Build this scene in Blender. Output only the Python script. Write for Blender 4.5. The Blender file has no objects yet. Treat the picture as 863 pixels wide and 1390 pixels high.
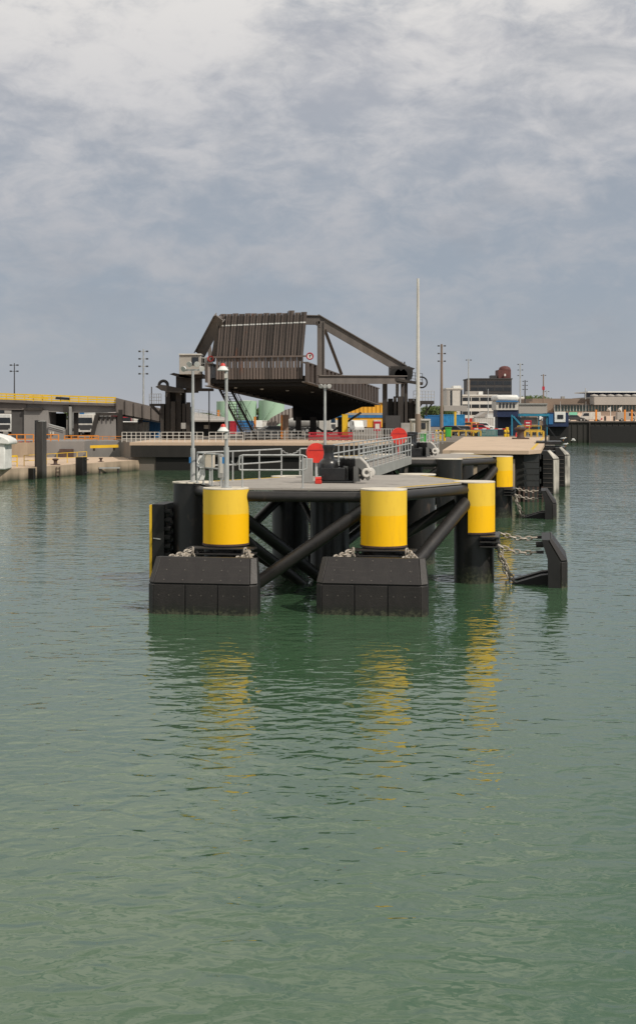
import bpy, math, random
from mathutils import Vector, Matrix
random.seed(7)
R = math.radians
S = bpy.context.scene
COL = S.collection
CAM_H, F, CX, HY = 5.6, 1800.0, 431.5, 566.0
BERTH = R(-9.5)                                   # heading of the berth line
E = Vector((math.cos(BERTH), math.sin(BERTH), 0)); U = Vector((-math.sin(BERTH), math.cos(BERTH), 0))

def W(px, py, d):                                 # survey helper: bearing / height / range -> world point
    return Vector(((px - CX) * d / F, d, CAM_H - (py - HY) * d / F))
def G(px, d, z=2.9):
    return Vector(((px - CX) * d / F, d, z))

# ------------------------------------------------------------------ materials
MATS = {}
def mat(name, col, col2=None, rough=.6, metal=0., scale=1.5, bump=0., streak=1., contrast=.5, fine=None, spec=.4, rust=None, wet=None, detail=6, barn=None, scrape=None):
    if name in MATS: return MATS[name]
    m = bpy.data.materials.new(name); m.use_nodes = True
    nt = m.node_tree; N = nt.nodes; L = nt.links
    b = N['Principled BSDF']; b.inputs['Roughness'].default_value = rough; b.inputs['Metallic'].default_value = metal
    b.inputs['Specular IOR Level'].default_value = spec
    geo = N.new('ShaderNodeNewGeometry')
    mp = N.new('ShaderNodeMapping'); mp.inputs['Scale'].default_value = (1, 1, 1 / streak); L.new(geo.outputs['Position'], mp.inputs['Vector'])
    nz = N.new('ShaderNodeTexNoise'); nz.inputs['Scale'].default_value = scale; nz.inputs['Detail'].default_value = detail; nz.inputs['Roughness'].default_value = .62
    L.new(mp.outputs['Vector'], nz.inputs['Vector'])
    rp = N.new('ShaderNodeValToRGB'); rp.color_ramp.elements[0].position = .5 - contrast * .35; rp.color_ramp.elements[1].position = .5 + contrast * .35
    c2 = col2 or tuple(c * .65 for c in col)
    rp.color_ramp.elements[0].color = (*c2, 1); rp.color_ramp.elements[1].color = (*col, 1)
    L.new(nz.outputs['Fac'], rp.inputs['Fac'])
    out = rp.outputs['Color']
    def mix(fac, a, colr):
        x = N.new('ShaderNodeMix'); x.data_type = 'RGBA'; L.new(fac, x.inputs['Factor']); L.new(a, x.inputs['A'])
        x.inputs['B'].default_value = (*colr, 1); return x.outputs['Result']
    if rust:
        rcol, rscale, thr = rust
        n2 = N.new('ShaderNodeTexNoise'); n2.inputs['Scale'].default_value = rscale; n2.inputs['Detail'].default_value = 8; n2.inputs['Roughness'].default_value = .7
        mp2 = N.new('ShaderNodeMapping'); mp2.inputs['Scale'].default_value = (1, 1, .35); mp2.inputs['Location'].default_value = (3, 7, 1); L.new(geo.outputs['Position'], mp2.inputs['Vector']); L.new(mp2.outputs['Vector'], n2.inputs['Vector'])
        r2 = N.new('ShaderNodeValToRGB'); r2.color_ramp.elements[0].position = thr; r2.color_ramp.elements[1].position = thr + .12
        L.new(n2.outputs['Fac'], r2.inputs['Fac']); out = mix(r2.outputs['Color'], out, rcol)
    if wet:                                        # (z, width, colour): tide stain below z
        zc, wd, wcol = wet
        sx = N.new('ShaderNodeSeparateXYZ'); L.new(geo.outputs['Position'], sx.inputs['Vector'])
        ad = N.new('ShaderNodeMath'); ad.operation = 'MULTIPLY_ADD'; L.new(nz.outputs['Fac'], ad.inputs[0]); ad.inputs[1].default_value = wd * 1.2; L.new(sx.outputs['Z'], ad.inputs[2])
        mr = N.new('ShaderNodeMapRange'); mr.inputs['From Min'].default_value = zc + wd * 1.1; mr.inputs['From Max'].default_value = zc + wd * .1
        L.new(ad.outputs[0], mr.inputs['Value']); out = mix(mr.outputs['Result'], out, wcol)
    if scrape:                                     # long pale horizontal rub marks
        ms = N.new('ShaderNodeMapping'); ms.inputs['Scale'].default_value = (.35, .35, 5); ms.inputs['Rotation'].default_value = (0, .06, 0); L.new(geo.outputs['Position'], ms.inputs['Vector'])
        ns = N.new('ShaderNodeTexNoise'); ns.inputs['Scale'].default_value = 4; ns.inputs['Detail'].default_value = 9; ns.inputs['Roughness'].default_value = .75; L.new(ms.outputs['Vector'], ns.inputs['Vector'])
        rs = N.new('ShaderNodeMapRange'); rs.inputs['From Min'].default_value = .56; rs.inputs['From Max'].default_value = .78; rs.inputs['To Max'].default_value = .75; L.new(ns.outputs['Fac'], rs.inputs['Value']); out = mix(rs.outputs['Result'], out, scrape)
    if barn:                                       # barnacle and weed crust in the tide zone
        sz = N.new('ShaderNodeSeparateXYZ'); L.new(geo.outputs['Position'], sz.inputs['Vector'])
        nb = N.new('ShaderNodeTexNoise'); nb.inputs['Scale'].default_value = 9; nb.inputs['Detail'].default_value = 8; nb.inputs['Roughness'].default_value = .75; L.new(geo.outputs['Position'], nb.inputs['Vector'])
        zz = N.new('ShaderNodeMapRange'); zz.inputs['From Min'].default_value = 0; zz.inputs['From Max'].default_value = barn; zz.inputs['To Min'].default_value = .16; zz.inputs['To Max'].default_value = -.12; zz.clamp = False; L.new(sz.outputs['Z'], zz.inputs['Value'])
        sm = N.new('ShaderNodeMath'); sm.operation = 'ADD'; L.new(nb.outputs['Fac'], sm.inputs[0]); L.new(zz.outputs['Result'], sm.inputs[1])
        rb = N.new('ShaderNodeMapRange'); rb.inputs['From Min'].default_value = .55; rb.inputs['From Max'].default_value = .72; rb.inputs['To Max'].default_value = .85; L.new(sm.outputs[0], rb.inputs['Value']); out = mix(rb.outputs['Result'], out, (.075, .078, .05))
    L.new(out, b.inputs['Base Color'])
    if bump:
        nf = N.new('ShaderNodeTexNoise'); nf.inputs['Scale'].default_value = fine or scale * 8; nf.inputs['Detail'].default_value = 4
        L.new(geo.outputs['Position'], nf.inputs['Vector'])
        bp = N.new('ShaderNodeBump'); bp.inputs['Strength'].default_value = bump; bp.inputs['Distance'].default_value = .02
        L.new(nf.outputs['Fac'], bp.inputs['Height']); L.new(bp.outputs['Normal'], b.inputs['Normal'])
    # roughness wander
    rr = N.new('ShaderNodeMapRange'); rr.inputs['To Min'].default_value = max(.05, rough - .12); rr.inputs['To Max'].default_value = min(1, rough + .12)
    L.new(nz.outputs['Fac'], rr.inputs['Value']); L.new(rr.outputs['Result'], b.inputs['Roughness'])
    MATS[name] = m; return m

blackpile = mat('black coated steel', (.022, .021, .02), (.012, .012, .012), .38, 0, 2.2, .15, 5, .8, spec=.5, rust=((.085, .06, .045), 2.6, .58), wet=(.3, .6, (.012, .017, .010)), barn=.9)
blacktube = mat('black tube paint', (.03, .027, .026), (.016, .015, .015), .42, 0, 2.5, .1, 1, .7, spec=.5, rust=((.09, .065, .05), 3.1, .61), barn=.6)
pad = mat('dark plastic fender pad', (.027, .0235, .0225), (.017, .015, .015), .5, 0, 3.0, .25, 3, .8, spec=.4, rust=((.075, .065, .058), 4.0, .66), wet=(.15, .4, (.011, .015, .009)), scrape=(.06, .053, .049), barn=.35)
padbody = mat('black fender frame', (.012, .012, .012), (.007, .007, .007), .55)
deckm = mat('pale grey deck grating', (.34, .315, .285), (.25, .23, .21), .85, 0, .8, .4, 1, .8, fine=22, rust=((.16, .145, .13), 1.0, .56), scrape=(.42, .40, .37))
creamtop = mat('cream pile top', (.66, .61, .52), (.5, .45, .37), .7, 0, 3)
yline = mat('yellow edge paint', (.72, .46, .02), (.45, .3, .04), .6, 0, 5)
galv = mat('galvanised steel', (.50, .51, .50), (.36, .37, .37), .45, .35, 6, 0, 3)
white = mat('white paint', (.72, .72, .7), (.6, .6, .58), .5, 0, 2)
whitedirty = mat('weathered white paint', (.62, .6, .56), (.42, .4, .37), .6, 0, 2.5, 0, 3, .7)
redm = mat('bright red plastic', (.62, .035, .022), (.48, .03, .02), .42, 0, 4)
darkred = mat('dark red paint', (.42, .02, .035), (.3, .015, .03), .5)
beige = mat('beige box paint', (.56, .5, .41), (.45, .4, .33), .6)
greybox = mat('grey cabinet paint', (.32, .32, .31), (.24, .24, .23), .55)
boltm = mat('dull bolt steel', (.10, .09, .08), (.05, .045, .04), .5)
black = mat('glossy black iron', (.016, .016, .017), (.01, .01, .01), .3, 0, 4, .1, 1, spec=.6)
chainm = mat('weathered chain steel', (.50, .46, .41), (.24, .2, .16), .55, .15, 9)
brownsteel = mat('brown grey bridge steel', (.155, .134, .123), (.09, .078, .072), .6, 0, .9, .1, 4, .7, rust=((.13, .06, .035), .9, .68))
rustflap = mat('rusty flap steel', (.165, .13, .115), (.085, .067, .06), .65, 0, .7, .15, 6, .8, rust=((.24, .085, .035), .45, .585))
rustflap2 = mat('darker rusty flap steel', (.10, .08, .072), (.055, .044, .04), .65, 0, .7, .15, 6, .8, rust=((.19, .065, .03), .45, .57))
webm = mat('sunlit girder web', (.30, .265, .245), (.2, .175, .16), .6, 0, .9, .1, 5, .7)  # sunlight on the girder webs put into the colour as paler steel
darksteel = mat('dark tower steel', (.05, .042, .037), (.017, .015, .014), .6, 0, 1.2, .1, 4, .8, rust=((.07, .045, .035), 1.2, .64))
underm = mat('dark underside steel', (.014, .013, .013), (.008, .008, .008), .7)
greywall = mat('grey pier concrete', (.26, .245, .235), (.19, .178, .17), .85, 0, .5, .2, 3, .7)
tan = mat('tan quay concrete', (.55, .42, .31), (.42, .32, .235), .9, 0, .35, .2, 1, .8, fine=6, rust=((.27, .215, .165), .5, .58))
tanwall = mat('stained quay wall', (.52, .41, .30), (.22, .17, .125), .9, 0, .8, .2, 6, .9, wet=(.3, .7, (.035, .04, .024)))
darkwall = mat('dark sheet wall', (.034, .031, .028), (.018, .017, .015), .7, 0, .8, .15, 6, .9, wet=(.5, 1., (.012, .017, .009)))
yardm = mat('yard asphalt', (.19, .165, .14), (.12, .105, .09), .9, 0, .12, .1, 1, .9)
yellow = mat('signal yellow paint', (.75, .48, .02), (.6, .38, .03), .5, 0, 1.5, 0, 2)
ochre = mat('weathered yellow paint', (.58, .37, .04), (.36, .23, .04), .6, 0, 2)
orangey = mat('orange yellow cladding', (.78, .40, .035), (.66, .33, .03), .6, 0, .3, 0, 6)
orange = mat('orange paint', (.68, .24, .03), (.5, .18, .03), .55)
bluec = mat('blue container paint', (.03, .17, .40), (.025, .12, .28), .5, 0, .8, 0, 4)
teal = mat('teal blue steel', (.03, .22, .34), (.02, .15, .25), .5)
navy = mat('navy cladding', (.014, .03, .085), (.01, .02, .06), .55)
greentank = mat('pale green tank paint', (.36, .52, .38), (.29, .43, .32), .6, 0, .15, 0, 6, rust=((.19, .28, .2), .3, .62))
glass = mat('dark window glass', (.02, .025, .03), (.012, .014, .018), .12, 0, .5, spec=.7)
brown = mat('brown cladding', (.25, .185, .145), (.2, .15, .115), .7, 0, .2, 0, 1)
palegrey = mat('pale grey cladding', (.36, .335, .31), (.3, .28, .26), .7, 0, .2, 0, 4)
charcoal = mat('charcoal cladding', (.05, .05, .052), (.035, .035, .038), .6, 0, .3)
maroon = mat('maroon rust paint', (.13, .045, .04), (.08, .03, .03), .7, 0, .6)
boll = mat('rusty iron bollard', (.10, .06, .048), (.05, .032, .028), .7, 0, 3)
timber = mat('tarred timber', (.075, .07, .066), (.025, .024, .024), .7, 0, 1.6, .3, 8, .9, wet=(.5, .6, (.012, .015, .01)))
rubber = mat('tyre rubber', (.015, .015, .015), None, .8)
greenp = mat('bright green plastic', (.06, .42, .06), (.04, .3, .05), .5)
mint = mat('mint green panel', (.2, .55, .4), (.15, .45, .33), .5)
bark = mat('tree bark', (.06, .045, .032), None, .9)
leaf = mat('tree leaves', (.085, .12, .03), (.035, .06, .016), .7, 0, .6, contrast=.9)
feather = mat('gull white feathers', (.72, .72, .7), (.6, .6, .6), .7)
feathergrey = mat('gull grey feathers', (.28, .3, .32), None, .7)
palelens = mat('pale lamp lens', (.6, .6, .58), None, .3)  # plain whitish colour of the lamp lenses

def yellow_shell_mat():
    m = bpy.data.materials.new('two tone yellow paint'); m.use_nodes = True
    nt = m.node_tree; N = nt.nodes; L = nt.links; b = N['Principled BSDF']
    b.inputs['Roughness'].default_value = .62; b.inputs['Specular IOR Level'].default_value = .3
    g = N.new('ShaderNodeNewGeometry'); sx = N.new('ShaderNodeSeparateXYZ'); L.new(g.outputs['Position'], sx.inputs['Vector'])
    nz = N.new('ShaderNodeTexNoise'); nz.inputs['Scale'].default_value = 1.6; nz.inputs['Detail'].default_value = 5; L.new(g.outputs['Position'], nz.inputs['Vector'])
    ad = N.new('ShaderNodeMath'); ad.operation = 'MULTIPLY_ADD'; L.new(nz.outputs['Fac'], ad.inputs[0]); ad.inputs[1].default_value = .16; L.new(sx.outputs['Z'], ad.inputs[2])
    mr = N.new('ShaderNodeMapRange'); mr.inputs['From Min'].default_value = 2.685; mr.inputs['From Max'].default_value = 2.715; L.new(ad.outputs[0], mr.inputs['Value'])
    mx = N.new('ShaderNodeMix'); mx.data_type = 'RGBA'; L.new(mr.outputs['Result'], mx.inputs['Factor'])
    mx.inputs['A'].default_value = (.88, .50, .002, 1); mx.inputs['B'].default_value = (.80, .53, .05, 1)
    n2 = N.new('ShaderNodeTexNoise'); n2.inputs['Scale'].default_value = 5; n2.inputs['Detail'].default_value = 8; n2.inputs['Roughness'].default_value = .7
    mp = N.new('ShaderNodeMapping'); mp.inputs['Scale'].default_value = (1, 1, .22); L.new(g.outputs['Position'], mp.inputs['Vector']); L.new(mp.outputs['Vector'], n2.inputs['Vector'])
    r2 = N.new('ShaderNodeMapRange'); r2.inputs['From Min'].default_value = .52; r2.inputs['From Max'].default_value = .72; r2.inputs['To Max'].default_value = .28; L.new(n2.outputs['Fac'], r2.inputs['Value'])
    m2 = N.new('ShaderNodeMix'); m2.data_type = 'RGBA'; L.new(r2.outputs['Result'], m2.inputs['Factor']); L.new(mx.outputs['Result'], m2.inputs['A']); m2.inputs['B'].default_value = (.45, .25, .03, 1)
    L.new(m2.outputs['Result'], b.inputs['Base Color']); return m
shellm = yellow_shell_mat()

# ------------------------------------------------------------------ mesh builder
class MB:
    def __init__(s): s.v = []; s.f = []; s.sm = []
    def add(s, vs, fs, smooth=False):
        o = len(s.v); s.v += [Vector(v) for v in vs]
        for f in fs: s.f.append([i + o for i in f]); s.sm.append(smooth)
        return s
    def box(s, c, sz, rz=0.):
        c = Vector(c); hx, hy, hz = [q / 2 for q in sz]; M = Matrix.Rotation(rz, 3, 'Z')
        vs = [c + M @ Vector((x * hx, y * hy, z * hz)) for z in (-1, 1) for x, y in ((-1, -1), (1, -1), (1, 1), (-1, 1))]
        return s.add(vs, [(3, 2, 1, 0), (4, 5, 6, 7), (0, 1, 5, 4), (1, 2, 6, 5), (2, 3, 7, 6), (3, 0, 4, 7)])
    def span(s, x0, x1, y0, y1, z0, z1):
        return s.box(((x0 + x1) / 2, (y0 + y1) / 2, (z0 + z1) / 2), (x1 - x0, y1 - y0, z1 - z0))
    def beam(s, p, q, w, h, up=(0, 0, 1)):
        p = Vector(p); q = Vector(q); t = (q - p).normalized(); a = t.cross(Vector(up))
        if a.length < 1e-4: a = t.cross(Vector((0, 1, 0)))
        a.normalize(); b = a.cross(t).normalized()
        vs = [c + a * (i * w / 2) + b * (j * h / 2) for c in (p, q) for i, j in ((-1, -1), (1, -1), (1, 1), (-1, 1))]
        return s.add(vs, [(0, 1, 2, 3), (7, 6, 5, 4), (1, 0, 4, 5), (2, 1, 5, 6), (3, 2, 6, 7), (0, 3, 7, 4)])
    def tube(s, p, q, r, n=10, r2=None, caps=True):
        p = Vector(p); q = Vector(q); r2 = r if r2 is None else r2
        t = (q - p).normalized(); a = t.cross(Vector((0, 0, 1)))
        if a.length < 1e-4: a = Vector((1, 0, 0))
        a.normalize(); b = t.cross(a)
        vs = []
        for c, rr in ((p, r), (q, r2)):
            for i in range(n):
                w = 2 * math.pi * i / n; vs.append(c + a * (rr * math.cos(w)) + b * (rr * math.sin(w)))
        s.add(vs, [(i, (i + 1) % n, n + (i + 1) % n, n + i) for i in range(n)], True)
        if caps:
            s.add(vs[:n], [tuple(range(n - 1, -1, -1))]); s.add(vs[n:], [tuple(range(n))])
        return s
    def path(s, pts, r, n=8):
        for p, q in zip(pts, pts[1:]): s.tube(p, q, r, n)
        return s
    def prism(s, poly, z0, z1):                     # poly: list of (x, y), counter-clockwise
        n = len(poly); vs = [Vector((x, y, z0)) for x, y in poly] + [Vector((x, y, z1)) for x, y in poly]
        return s.add(vs, [tuple(range(n - 1, -1, -1)), tuple(range(n, 2 * n))] + [(i, (i + 1) % n, n + (i + 1) % n, n + i) for i in range(n)])
    def extrude(s, pts, vec):
        n = len(pts); pts = [Vector(p) for p in pts]; vec = Vector(vec)
        return s.add(pts + [p + vec for p in pts], [tuple(range(n - 1, -1, -1)), tuple(range(n, 2 * n))] + [(i, (i + 1) % n, n + (i + 1) % n, n + i) for i in range(n)])
    def slab(s, q, th):                             # quad pushed along its normal
        q = [Vector(p) for p in q]; nrm = (q[1] - q[0]).cross(q[3] - q[0]).normalized()
        return s.extrude(q, nrm * th)
    def lathe(s, prof, c=(0, 0, 0), n=20, a0=0., a1=2 * math.pi, smooth=True):
        c = Vector(c); full = abs(a1 - a0 - 2 * math.pi) < 1e-5; m = n if full else n + 1; k = len(prof)
        vs = [c + Vector((r * math.cos(a0 + (a1 - a0) * i / n), r * math.sin(a0 + (a1 - a0) * i / n), z)) for i in range(m) for r, z in prof]
        fs = [(i * k + j, ((i + 1) % m) * k + j, ((i + 1) % m) * k + j + 1, i * k + j + 1) for i in range(n) for j in range(k - 1)]
        return s.add(vs, fs, smooth)
    def disc(s, c, nrm, r, th, n=24):
        c = Vector(c); nrm = Vector(nrm).normalized(); return s.tube(c, c + nrm * th, r, n)
    def ring(s, c, nrm, r, t, n=18, k=6):
        c = Vector(c); nrm = Vector(nrm).normalized(); a = nrm.orthogonal().normalized(); b = nrm.cross(a); vs = []
        for i in range(n):
            w = 2 * math.pi * i / n; d = a * math.cos(w) + b * math.sin(w)
            for j in range(k):
                x = 2 * math.pi * j / k; vs.append(c + d * (r + t * math.cos(x)) + nrm * (t * math.sin(x)))
        return s.add(vs, [(i * k + j, ((i + 1) % n) * k + j, ((i + 1) % n) * k + (j + 1) % k, i * k + (j + 1) % k) for i in range(n) for j in range(k)], True)
    def chain(s, p, q, sag, pitch=.15, r=.02, wid=.05):
        p = Vector(p); q = Vector(q); n = max(3, int((q - p).length * (1 + sag * .3) / pitch))
        pt = [p.lerp(q, i / n) - Vector((0, 0, 4 * sag * (i / n) * (1 - i / n))) for i in range(n + 1)]
        for i in range(n):
            c = (pt[i] + pt[i + 1]) / 2; t = (pt[i + 1] - pt[i]).normalized(); a = t.cross(Vector((0, 0, 1)))
            if a.length < .05: a = Vector((1, 0, 0))
            a.normalize(); b = t.cross(a)
            if i % 2: a, b = b, a
            L = (pt[i + 1] - pt[i]).length / 2 + r * 1.2; h = L - wid
            loop = [c + t * (h + wid * math.cos(w)) + a * (wid * math.sin(w)) for w in (-1.57, -.6, .6, 1.57)] + [c + t * (-h - wid * math.cos(w)) - a * (wid * math.sin(w)) for w in (-1.57, -.6, .6, 1.57)]
            vs = []
            for j, x in enumerate(loop):
                tg = (loop[(j + 1) % 8] - loop[j - 1]).normalized(); nn = tg.cross(b)
                for e in range(5):
                    w = 2 * math.pi * e / 5; vs.append(x + nn * (r * math.cos(w)) + b * (r * math.sin(w)))
            s.add(vs, [(j * 5 + e, ((j + 1) % 8) * 5 + e, ((j + 1) % 8) * 5 + (e + 1) % 5, j * 5 + (e + 1) % 5) for j in range(8) for e in range(5)], True)
        return s
    def build(s, name, m, parent=None, world=True, bevel=0., loc=None):
        me = bpy.data.meshes.new(name)
        M = Matrix()
        if world:
            root = parent
            while root is not None and root.parent is not None: root = root.parent
            if root is not None: M = (Matrix.Translation(root.location) @ Matrix.Rotation(root.rotation_euler.z, 4, 'Z')).inverted()
            elif loc is not None: M = Matrix.Translation(-Vector(loc))
        me.from_pydata([tuple(M @ v) for v in s.v], [], s.f); me.polygons.foreach_set('use_smooth', s.sm)
        me.validate(); me.update()
        import bmesh
        bm = bmesh.new(); bm.from_mesh(me); bmesh.ops.recalc_face_normals(bm, faces=bm.faces[:]); bm.to_mesh(me); bm.free()
        me.set_sharp_from_angle(angle=R(36))
        me.materials.append(m)
        o = bpy.data.objects.new(name, me); COL.objects.link(o)
        if parent is not None: o.parent = parent
        elif loc is not None: o.location = loc
        if bevel:
            bv = o.modifiers.new('bevel', 'BEVEL'); bv.width = bevel; bv.segments = 2; bv.limit_method = 'ANGLE'; bv.angle_limit = R(40)
        return o

def tag(o, label=None, cat=None, group=None, kind=None):
    if label: o['label'] = label
    if cat: o['category'] = cat
    if group: o['group'] = group
    if kind: o['kind'] = kind
    return o
def thing(name, label, cat, loc, rz=0., group=None):
    o = bpy.data.objects.new(name, None); COL.objects.link(o); o.location = loc; o.rotation_euler = (0, 0, rz); o.empty_display_size = .3
    return tag(o, label, cat, group)
def kids(o): return [c for c in COL.objects if c.parent is o]
def dup(o, loc=None, rz=None, label=None, parent=None):
    c = o.copy(); COL.objects.link(c)
    if parent is not None: c.parent = parent
    if loc is not None: c.location = loc
    if rz is not None: c.rotation_euler = (0, 0, rz)
    if label: c['label'] = label
    for k in kids(o): dup(k, parent=c)
    return c

# ------------------------------------------------------------------ camera, sun, sky
cam = bpy.data.cameras.new('camera'); co = bpy.data.objects.new('camera', cam); COL.objects.link(co); S.camera = co
co.location = (0, 0, CAM_H); co.rotation_euler = (R(90), 0, 0)
cam.sensor_fit = 'VERTICAL'; cam.sensor_height = 36; cam.lens = F / 1390 * 36; cam.shift_y = -(695 - HY) / 1390
cam.clip_start = .5; cam.clip_end = 6000

az, el = R(131), R(43)
to_sun = Vector((math.sin(az) * math.cos(el), math.cos(az) * math.cos(el), math.sin(el)))
sl = bpy.data.lights.new('sun', 'SUN'); sl.energy = 3.6; sl.angle = R(1.2); sl.color = (1, .92, .80)
so = bpy.data.objects.new('sun', sl); COL.objects.link(so); so.rotation_euler = (-to_sun).to_track_quat('-Z', 'Y').to_euler(); so.location = (60, -10, 60)

def make_world():
    w = bpy.data.worlds.new('World'); S.world = w; w.use_nodes = True
    nt = w.node_tree; N = nt.nodes; L = nt.links; N.clear()
    out = N.new('ShaderNodeOutputWorld'); bg = N.new('ShaderNodeBackground'); bg.inputs['Strength'].default_value = .1; L.new(bg.outputs[0], out.inputs[0])
    sky = N.new('ShaderNodeTexSky'); sky.sky_type = 'NISHITA'; sky.sun_disc = False; sky.sun_elevation = el; sky.sun_rotation = az; sky.dust_density = 2
    tc = N.new('ShaderNodeTexCoord'); sx = N.new('ShaderNodeSeparateXYZ'); L.new(tc.outputs['Generated'], sx.inputs[0])
    def math_(op, a, b=None, c=None):
        n = N.new('ShaderNodeMath'); n.operation = op
        for i, v in enumerate((a, b, c)):
            if v is None: continue
            if isinstance(v, (int, float)): n.inputs[i].default_value = v
            else: L.new(v, n.inputs[i])
        return n.outputs[0]
    zc = math_('MAXIMUM', sx.outputs['Z'], 0.0)
    cv = N.new('ShaderNodeCombineXYZ'); L.new(sx.outputs['X'], cv.inputs[0]); L.new(sx.outputs['Y'], cv.inputs[1]); L.new(math_('MULTIPLY', zc, 1.9), cv.inputs[2])
    def noise(scale, detail, rough, loc, dist=0.):
        mp = N.new('ShaderNodeMapping'); mp.inputs['Location'].default_value = loc; L.new(cv.outputs[0], mp.inputs['Vector'])
        n = N.new('ShaderNodeTexNoise'); n.inputs['Scale'].default_value = scale; n.inputs['Detail'].default_value = detail; n.inputs['Roughness'].default_value = rough; n.inputs['Distortion'].default_value = dist
        L.new(mp.outputs[0], n.inputs['Vector']); return n.outputs['Fac']
    def ramp(v, *st):
        n = N.new('ShaderNodeValToRGB'); e = n.color_ramp.elements
        while len(e) < len(st): e.new(.5)
        for i, (p, c) in enumerate(st): e[i].position = p; e[i].color = (*c, 1)
        L.new(v, n.inputs[0]); return n.outputs[0]
    def mixc(f, a, b, mode='MIX'):
        n = N.new('ShaderNodeMix'); n.data_type = 'RGBA'; n.blend_type = mode
        if isinstance(f, (int, float)): n.inputs['Factor'].default_value = f
        else: L.new(f, n.inputs['Factor'])
        for k, v in (('A', a), ('B', b)):
            if isinstance(v, tuple): n.inputs[k].default_value = (*v, 1)
            else: L.new(v, n.inputs[k])
        return n.outputs['Result']
    # base layered overcast: haze near the horizon, slate blue above, paler cloud higher
    base = ramp(zc, (0.0, (4.3, 4.4, 4.7)), (.04, (3.7, 4.05, 4.5)), (.10, (3.25, 3.75, 4.4)), (.17, (3.4, 3.8, 4.4)), (.27, (4.4, 4.5, 4.9)), (.34, (3.0, 3.5, 4.1)), (.55, (2.6, 3.1, 3.7)), (.8, (4.4, 4.5, 4.7)), (1.0, (4.4, 4.5, 4.7)))
    # cloud body: large banks broken by finer puffs, whiter and denser higher up
    big = noise(4.5, 5, .5, (.4, 1.7, 0), .3)
    mid = noise(11., 8, .6, (5.2, .3, 2), .4)
    fin = noise(32., 8, .62, (1.2, 8.3, 4), .5)
    cb = math_('ADD', math_('ADD', math_('MULTIPLY', big, .36), math_('MULTIPLY', mid, .40)), math_('MULTIPLY', fin, .24))
    hi = N.new('ShaderNodeMapRange'); hi.inputs['From Min'].default_value = .0; hi.inputs['From Max'].default_value = .33; hi.inputs['To Min'].default_value = -.045; hi.inputs['To Max'].default_value = .05; L.new(zc, hi.inputs['Value'])
    left = math_('MULTIPLY_ADD', sx.outputs['X'], -.12, math_('ADD', hi.outputs[0], cb))
    f = N.new('ShaderNodeMapRange'); f.interpolation_type = 'SMOOTHSTEP'; f.inputs['From Min'].default_value = .42; f.inputs['From Max'].default_value = .62; L.new(left, f.inputs['Value'])
    ccol = ramp(zc, (0.0, (4.4, 4.4, 4.55)), (.14, (5.0, 5.0, 5.25)), (.23, (6.5, 6.4, 6.45)), (.30, (7.9, 7.65, 7.4)), (.38, (12.5, 11.8, 10.2)), (.62, (11.5, 10.8, 9.4)), (1.0, (5.0, 5.0, 5.0)))
    fd = N.new('ShaderNodeMapRange'); fd.inputs['From Min'].default_value = .02; fd.inputs['From Max'].default_value = .16; fd.inputs['To Min'].default_value = .35; fd.inputs['To Max'].default_value = .95; L.new(zc, fd.inputs['Value'])
    c1 = mixc(math_('MULTIPLY', f.outputs[0], fd.outputs[0]), base, ccol)
    dk = noise(8., 8, .6, (9.1, 4.4, 1), .4)
    g = N.new('ShaderNodeMapRange'); g.interpolation_type = 'SMOOTHSTEP'; g.inputs['From Min'].default_value = .5; g.inputs['From Max'].default_value = .70; g.inputs['To Max'].default_value = .6; L.new(dk, g.inputs['Value'])
    c2 = mixc(math_('MULTIPLY', g.outputs[0], fd.outputs[0]), c1, (3.2, 3.5, 4.0))
    c3 = mixc(.03, c2, sky.outputs[0])
    L.new(c3, bg.inputs['Color'])
make_world()
S.view_settings.view_transform = 'Standard'; S.view_settings.look = 'None'; S.view_settings.exposure = 0

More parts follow.
